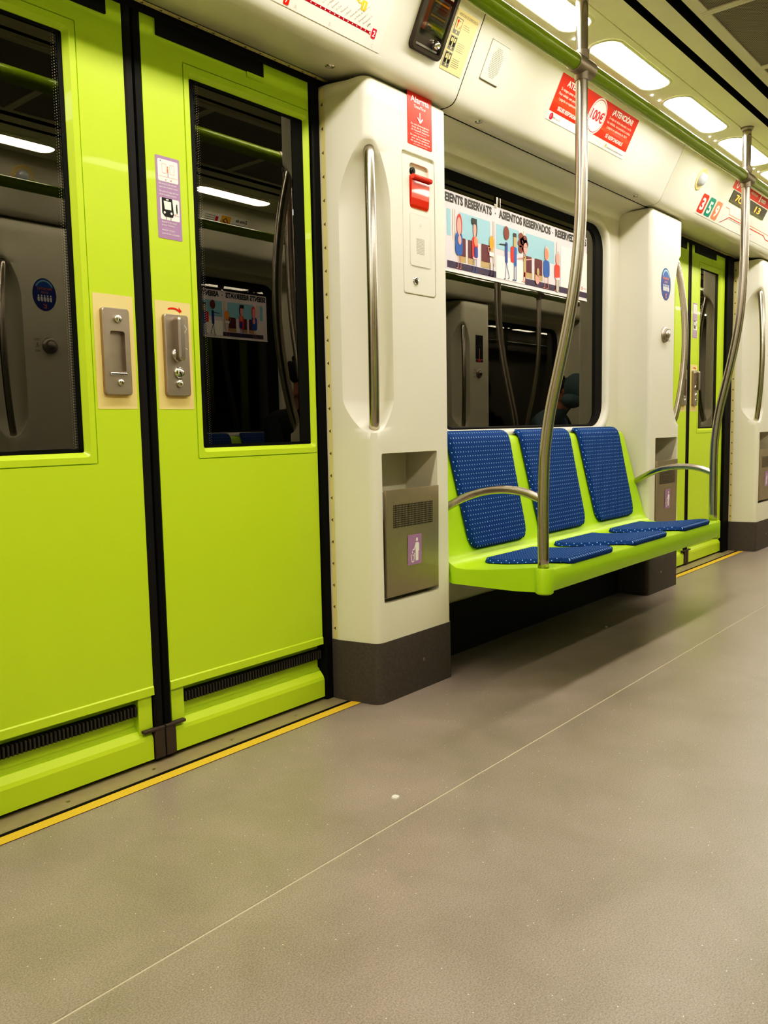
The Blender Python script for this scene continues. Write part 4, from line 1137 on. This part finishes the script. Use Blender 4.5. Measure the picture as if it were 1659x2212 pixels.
# ================================================================== WINDOW POSTER
def poster():
    yw = 1.8735
    s = Sign((AX, yw, 1.462), base=.0012); W = .575; H = .288
    s.slab(-.645, 0, .545, H, psheet)
    s.text('SEIENTS RESERVATS', -.280, H-.039, .030, blk, w=.335, align='R', bold=.045); s.text('ASIENTOS RESERVADOS', -.228, H-.039, .030, blk, w=.423, bold=.045)
    s.text('RESERVED SEATS', .237, H-.039, .030, blk, w=.300, bold=.045); s.disc(-.254, H-.028, .0035, .0035, blk, 2, 10); s.disc(.216, H-.028, .0035, .0035, blk, 2, 10)
    s.warp = [(-.66, -.66), (-.485, -.509), (-.345, -.406), (-.228, -.284), (-.110, -.176), (-.06, -.116), (.02, -.03), (.185, .154), (.262, .26), (.3, .29), (.575, .545)]
    s.rect(-W, .008, W, .034, plum, 1)
    for a, b in ((-.235, -.02), (.285, .575)): pass
    # carriage drawn in the print: windows, seats, poles
    for x0, x1 in ((-.66, -.545), (-.482, -.235), (-.19, -.02), (.03, .24)):
        x0 = max(x0, -W); s.rect(x0, .125, x1, .222, skyb, 1, .006)
    s.rect(-.19, .0085, .025, .10, wht, 2)
    for x in (-.53, -.515, -.215, -.205, .015, .255): s.line([(x, .05 if x > -.3 else .11), (x, .226)], .003, tan, 2)
    for x in (-.455, -.375, -.27, .045, .125): s.rect(x-.030, .038, x+.034, .066, tan, 2); s.rect(x-.028, .060, x+.030, .128, maroon, 3, .006)
    def legs(x, c, h=.055, dx=.012):
        for q in (-dx, dx): s.line([(x+q, .050+h*.2), (x+q, .012), (x+q-.012, .012)], .003, c, 6)
    def fig(x, z, hc, hx, hy, bc, bw, bh, lc, hairc=None, low=.060):
        s.rect(x-bw, low, x+bw, low+bh, bc, 5, bw*.7); 
        if hairc: s.disc(x+.004, z+.006, hx*1.25, hy*1.2, hairc, 5, 20)
        s.disc(x, z, hx, hy, hc, 6, 20); legs(x, lc)
    fig(-.485, .168, pink, .018, .034, bluep, .030, .085, salmon, red)
    s.disc(-.482, .118, .014, .018, pink, 7, 16)
    fig(-.345, .172, pink, .012, .030, red, .022, .085, bluep, blk); s.disc(-.338, .128, .014, .018, salmon, 7, 16); s.rect(-.350, .066, -.324, .108, navy, 7, .01)
    s.rect(-.372, .192, -.330, .214, blk, 7)
    fig(-.228, .140, orange, .017, .028, tan, .008, .035, salmon, None, .085); s.rect(-.246, .088, -.212, .104, wht, 7)
    s.line([(-.25, .10), (-.255, .118), (-.23, .12)], .003, pink, 7); legs(-.228, salmon)
    s.disc(-.110, .196, .020, .028, brown, 6, 20); s.rect(-.118, .075, -.100, .160, navy, 5, .008); s.line([(-.11, .075), (-.118, .012), (-.13, .012)], .003, navy, 6); s.line([(-.108, .075), (-.090, .020), (-.10, .014)], .003, navy, 6)
    s.line([(-.105, .150), (-.165, .145)], .004, blk, 6)
    s.rect(-.062, .150, -.040, .200, tan, 6, .004); s.rect(-.064, .190, -.042, .206, blk, 7); s.rect(-.080, .085, -.056, .150, red, 5, .008); s.rect(-.060, .072, -.040, .150, bluep, 6, .006)
    for q in (-.058, -.044): s.line([(q, .072), (q, .016), (q-.012, .014)], .004, navy, 6)
    for dx, dy in ((0, 0), (.018, .012), (-.016, -.01), (.012, -.024), (-.010, .018), (-.012, -.034), (.025, -.006)): s.disc(.004+dx, .182+dy, .018, .016, brown, 5, 14)
    s.disc(.026, .156, .014, .024, pink, 6, 18); s.line([(.016, .162), (.042, .162)], .002, teal, 7); s.rect(.012, .058, .030, .125, tan, 6, .006); s.line([(.02, .118), (-.03, .108)], .004, pink, 6); s.line([(.028, .110), (.075, .120)], .004, pink, 6)
    for q in (.014, .028): s.line([(q, .058), (q-.006, .018), (q-.016, .016)], .003, red, 6)
    fig(.185, .158, salmon, .014, .026, bluep, .022, .072, salmon, lgrey); fig(.262, .150, pink, .015, .026, red, .022, .068, salmon, lgrey)
    s.disc(.115, .040, .016, .020, pink, 6, 16); s.disc(.120, .072, .010, .018, tan, 6, 14)
    s.rect(.252, .006, .276, .060, lgrey, 6, .004)
    s.rect(.300, .034, W, .215, wht, 2)
    for i, ww in enumerate((.12, .10, .13, .09, .11, .08)): s.line([(.40, .180-i*.022), (.40+ww, .180-i*.022)], .004, lgrey, 3)
    s.ring(.520, .050, .008, .008, .004, crims, 3, 16); s.text('metrovalencia', .531, .047, .006, crims, w=.036, l=3)
    t = thing('window_poster', (AX, yw, 1.462), 'long white reserved seats poster with cartoon passengers on the window', 'poster')
    sub('printed_sheet', s, t)
    g = G(); g.box((AX-.647, yw-.0025, 1.4555), (AX+.547, yw-.0008, 1.4625), wht); sub('lower_rail', g, t)
    g = G(); g.box((AX-.262, yw-.004, 1.744), (AX-.246, yw-.0008, 1.760), chrome, .001, 1); sub('clip', g, t)
    return t
PO = poster()
opp(PO, 'reserved seats poster on the opposite window, seen reversed in the near door'); 

# ================================================================== PASSENGERS (opposite benches, seen as reflections in the glass)
def passenger(x, y, label, top, bottom, lean, turn, hooded):
    t = thing('person', (x, y, 0), label, 'person')
    V = {}; E = []
    def v(n_, p, r): V[n_] = (Vector(p), r)
    def e(*ns): E.extend(zip(ns, ns[1:]))
    L = lean; sz = .50
    v('pelvis', (0, 0, sz), (.145, .115)); v('waist', (0, .02+L*.12, sz+.16), (.135, .10)); v('chest', (0, .02+L*.34, sz+.34), (.155, .11))
    v('collar', (0, .01+L*.50, sz+.475), (.085, .075)); v('neck', (0, .03+L*.58, sz+.545), (.052, .055)); v('skull0', (0, .045+L*.66, sz+.61), (.062, .070))
    v('skull1', (0, .040+L*.72, sz+.675), (.076, .092)); v('skull2', (0, .035+L*.76, sz+.735), (.066, .078))
    e('pelvis', 'waist', 'chest', 'collar', 'neck', 'skull0', 'skull1', 'skull2')
    for q, sg in (('l', -1), ('r', 1)):
        v('sh'+q, (sg*.165, .0+L*.42, sz+.425), (.062, .062)); v('el'+q, (sg*.225, .10+L*.4, sz+.17), (.047, .047)); v('wr'+q, (sg*.085, .31+L*.35, sz+.17), (.027, .030)); v('pa'+q, (sg*.055, .37+L*.35, sz+.175), (.022, .034))
        e('chest', 'sh'+q, 'el'+q, 'wr'+q, 'pa'+q)
        for k, (dx, ln) in enumerate(((-.026, .062), (-.009, .072), (.009, .068), (.024, .052))):
            a, b_ = 'f%s%da' % (q, k), 'f%s%db' % (q, k)
            v(a, (sg*(.045-dx*.6), .405+L*.35, sz+.180+dx*.9), (.009, .009)); v(b_, (sg*(.015-dx*.3), .405+ln*.35+L*.35, sz+.185+dx*.9), (.008, .008)); e('pa'+q, a, b_)
        v('th'+q, (sg*.060, .355+L*.35, sz+.215), (.010, .010)); v('ti'+q, (sg*.030, .375+L*.35, sz+.235), (.009, .009)); e('wr'+q, 'th'+q, 'ti'+q)
        v('hi'+q, (sg*.095, .02, sz-.01), (.088, .085)); v('kn'+q, (sg*.13, .43, sz+.0), (.062, .062)); v('ca'+q, (sg*.13, .435, sz-.16), (.055, .058)); v('an'+q, (sg*.13, .42, .095), (.040, .042)); v('he'+q, (sg*.13, .41, .045), (.040, .040)); v('to'+q, (sg*.14, .58, .035), (.042, .030))
        e('pelvis', 'hi'+q, 'kn'+q, 'ca'+q, 'an'+q, 'he'+q, 'to'+q)
    names = list(V); me = bpy.data.meshes.new('body')
    me.from_pydata([V[k][0] for k in names], [(names.index(a), names.index(b)) for a, b in E], [])
    o = link('body', me); md = o.modifiers.new('s', 'SKIN'); md.use_smooth_shade = True
    for i, k in enumerate(names): me.skin_vertices[0].data[i].radius = V[k][1]; me.skin_vertices[0].data[i].use_root = (k == 'pelvis')
    sb = o.modifiers.new('u', 'SUBSURF'); sb.levels = 2
    bpy.context.view_layer.update()
    m2 = bpy.data.meshes.new_from_object(o.evaluated_get(bpy.context.evaluated_depsgraph_get())); o.modifiers.clear(); o.data = m2
    for mm in (top, bottom, skin, blk): m2.materials.append(mm)
    hz = sz+.50
    for p in m2.polygons:
        c = p.center; p.use_smooth = True
        if c.z > hz+L*.0: k = 2
        elif c.z < .12: k = 3
        elif (c.y > .33+L*.35 and abs(c.x) < .12 and c.z > sz+.11): k = 2
        elif c.z < sz+.09 and not (c.z > sz+.02 and c.y < .12 and False): k = 1
        else: k = 0
        p.material_index = k
    o.parent = t
    hc = Vector((0, .042+L*.72, sz+.685)); R = Matrix.Rotation(turn, 4, 'Z')
    for vv in m2.vertices:          # turn the head on the neck, pull out nose, brow and chin
        if vv.co.z > sz+.575:
            d_ = vv.co-hc
            f = max(0, d_.y)
            if abs(d_.x) < .018 and f > .03 and -.035 < d_.z < .015: vv.co.y += .020*(1-abs(d_.z+.015)/.05)
            if abs(d_.x) < .025 and f > .03 and d_.z < -.06: vv.co.y += .008
            vv.co = hc + R.to_3x3() @ (vv.co-hc)
    def at(p): return hc + R.to_3x3() @ Vector(p)
    def ball(g, c, rx, ry, rz, m, n1=14, n2=9):
        rings = [[at((c[0]+rx*math.cos(2*math.pi*i/n1)*math.sin(math.pi*j/n2), c[1]+ry*math.sin(2*math.pi*i/n1)*math.sin(math.pi*j/n2), c[2]+rz*math.cos(math.pi*j/n2))) for i in range(n1)] for j in range(n2+1)]
        rings[0] = [at((c[0]+1e-4*math.cos(i), c[1]+1e-4*math.sin(i), c[2]+rz)) for i in range(n1)]; rings[-1] = [at((c[0]+1e-4*math.cos(i), c[1]+1e-4*math.sin(i), c[2]-rz)) for i in range(n1)]
        g.loft(rings, m)
    def kid(n_, g):
        bmesh.ops.recalc_face_normals(g.bm, faces=g.bm.faces[:]); m_ = bpy.data.meshes.new(n_); g.bm.to_mesh(m_); g.bm.free()
        for q in g.mats: m_.materials.append(q)
        link(n_, m_, t)
    for sg in (-1, 1):
        g = G(); ball(g, (sg*.030, .074, .008), .011, .008, .0075, wht); ball(g, (sg*.030, .0795, .008), .005, .005, .005, blk); kid('eye', g)
        g = G(); ball(g, (sg*.077, -.004, -.008), .009, .018, .030, skin); kid('ear', g)
    g = G(); ball(g, (0, .078, -.048), .023, .009, .006, salmon); kid('mouth', g)
    g = G()
    if hooded:
        ball(g, (0, -.022, -.005), .100, .105, .120, top, 20, 12); ball(g, (0, -.055, -.11), .13, .09, .07, top, 18, 10); kid('hood', g)
    else:
        random.seed(int(x*10))
        ball(g, (0, -.020, .035), .088, .098, .085, hair, 20, 12)
        for i in range(34):
            a = random.uniform(0, 2*math.pi); b = random.uniform(.0, 1.2)
            c = (.080*math.cos(a)*math.sin(b), -.020+.088*math.sin(a)*math.sin(b), .045+.078*math.cos(b)); rr_ = random.uniform(.018, .03)
            ball(g, c, rr_, rr_, rr_, hair, 8, 6)
        kid('hair', g)
    g = G(); ph = Vector((0, .425+L*.35, sz+.20)); g.box((-.037, ph.y, ph.z-.03), (.037, ph.y+.009, ph.z+.11), blk, .004)
    o2 = build('mobile_phone', g); o2.location = (x, y, 0); tag(o2, 'black phone held by the passenger ' + label.split(' with ')[-1], 'phone')
    return t
passenger(3.60, -.16, 'seated person with dark curly hair, reflected in the near door', jacket, jeans, .30, -.9, False)
passenger(7.05, -.16, 'seated person with short dark hair, reflected behind the near pole', jacket, jeans, .12, -.7, False)
passenger(6.50, -.16, 'seated person with blue-grey hood, bent forward', jacket2, jeans, .75, -.3, True)
# ================================================================== SMALL LITTER
def chip(x, y, r, seed):
    random.seed(seed); g = G(); nn = 7
    ring = [(x+r*random.uniform(.7, 1.1)*math.cos(2*math.pi*i/nn), y+r*random.uniform(.6, 1)*math.sin(2*math.pi*i/nn)) for i in range(nn)]
    g.loft([[(a, b, .0002) for a, b in ring], [(x+(a-x)*.9, y+(b-y)*.9, .004) for a, b in ring]], wht, cap=(True, True), smooth=False)
    return build('paper_scrap', g, fixn=True)
tag(chip(1.462, 1.223, .013, 3), 'small white paper scrap on the open floor near the seam', 'scrap')
tag(chip(3.306, 1.558, .006, 5), 'tiny pale crumb in the shadow under the bench', 'scrap')

# ================================================================== CAMERA, WORLD
yaw, pit, rol = 0.7036510101820384, -0.10191600720217071, -0.01930397304993157
d = Vector((math.cos(yaw)*math.cos(pit), math.sin(yaw)*math.cos(pit), math.sin(pit)))
r = d.cross(Vector((0, 0, 1))).normalized(); u = r.cross(d)
c_, s_ = math.cos(rol), math.sin(rol); r2 = r*c_+u*s_; u2 = -r*s_+u*c_
cam = bpy.data.cameras.new('camera'); co = bpy.data.objects.new('camera', cam); COL.objects.link(co)
m = Matrix((r2, u2, -d)).transposed().to_4x4(); m.translation = Vector((0, 0, .88)); co.matrix_world = m
cam.sensor_fit = 'VERTICAL'; cam.sensor_height = 24; cam.sensor_width = 24; cam.lens = 1800/2212*24; cam.clip_start = .02
bpy.context.scene.camera = co
w = bpy.data.worlds.new('tunnel'); bpy.context.scene.world = w; w.use_nodes = True
w.node_tree.nodes['Background'].inputs[0].default_value = (.002, .002, .002, 1)
sc = bpy.context.scene
sc.view_settings.view_transform = 'Standard'; sc.view_settings.look = 'None'; sc.view_settings.exposure = 0
sc.view_settings.use_curve_mapping = True
cm = sc.view_settings.curve_mapping; cc = cm.curves[3]
for p in ((.03, .011), (.10, .060), (.22, .185), (.45, .465)): cc.points.new(*p)
cm.update()
bpy.context.view_layer.update()
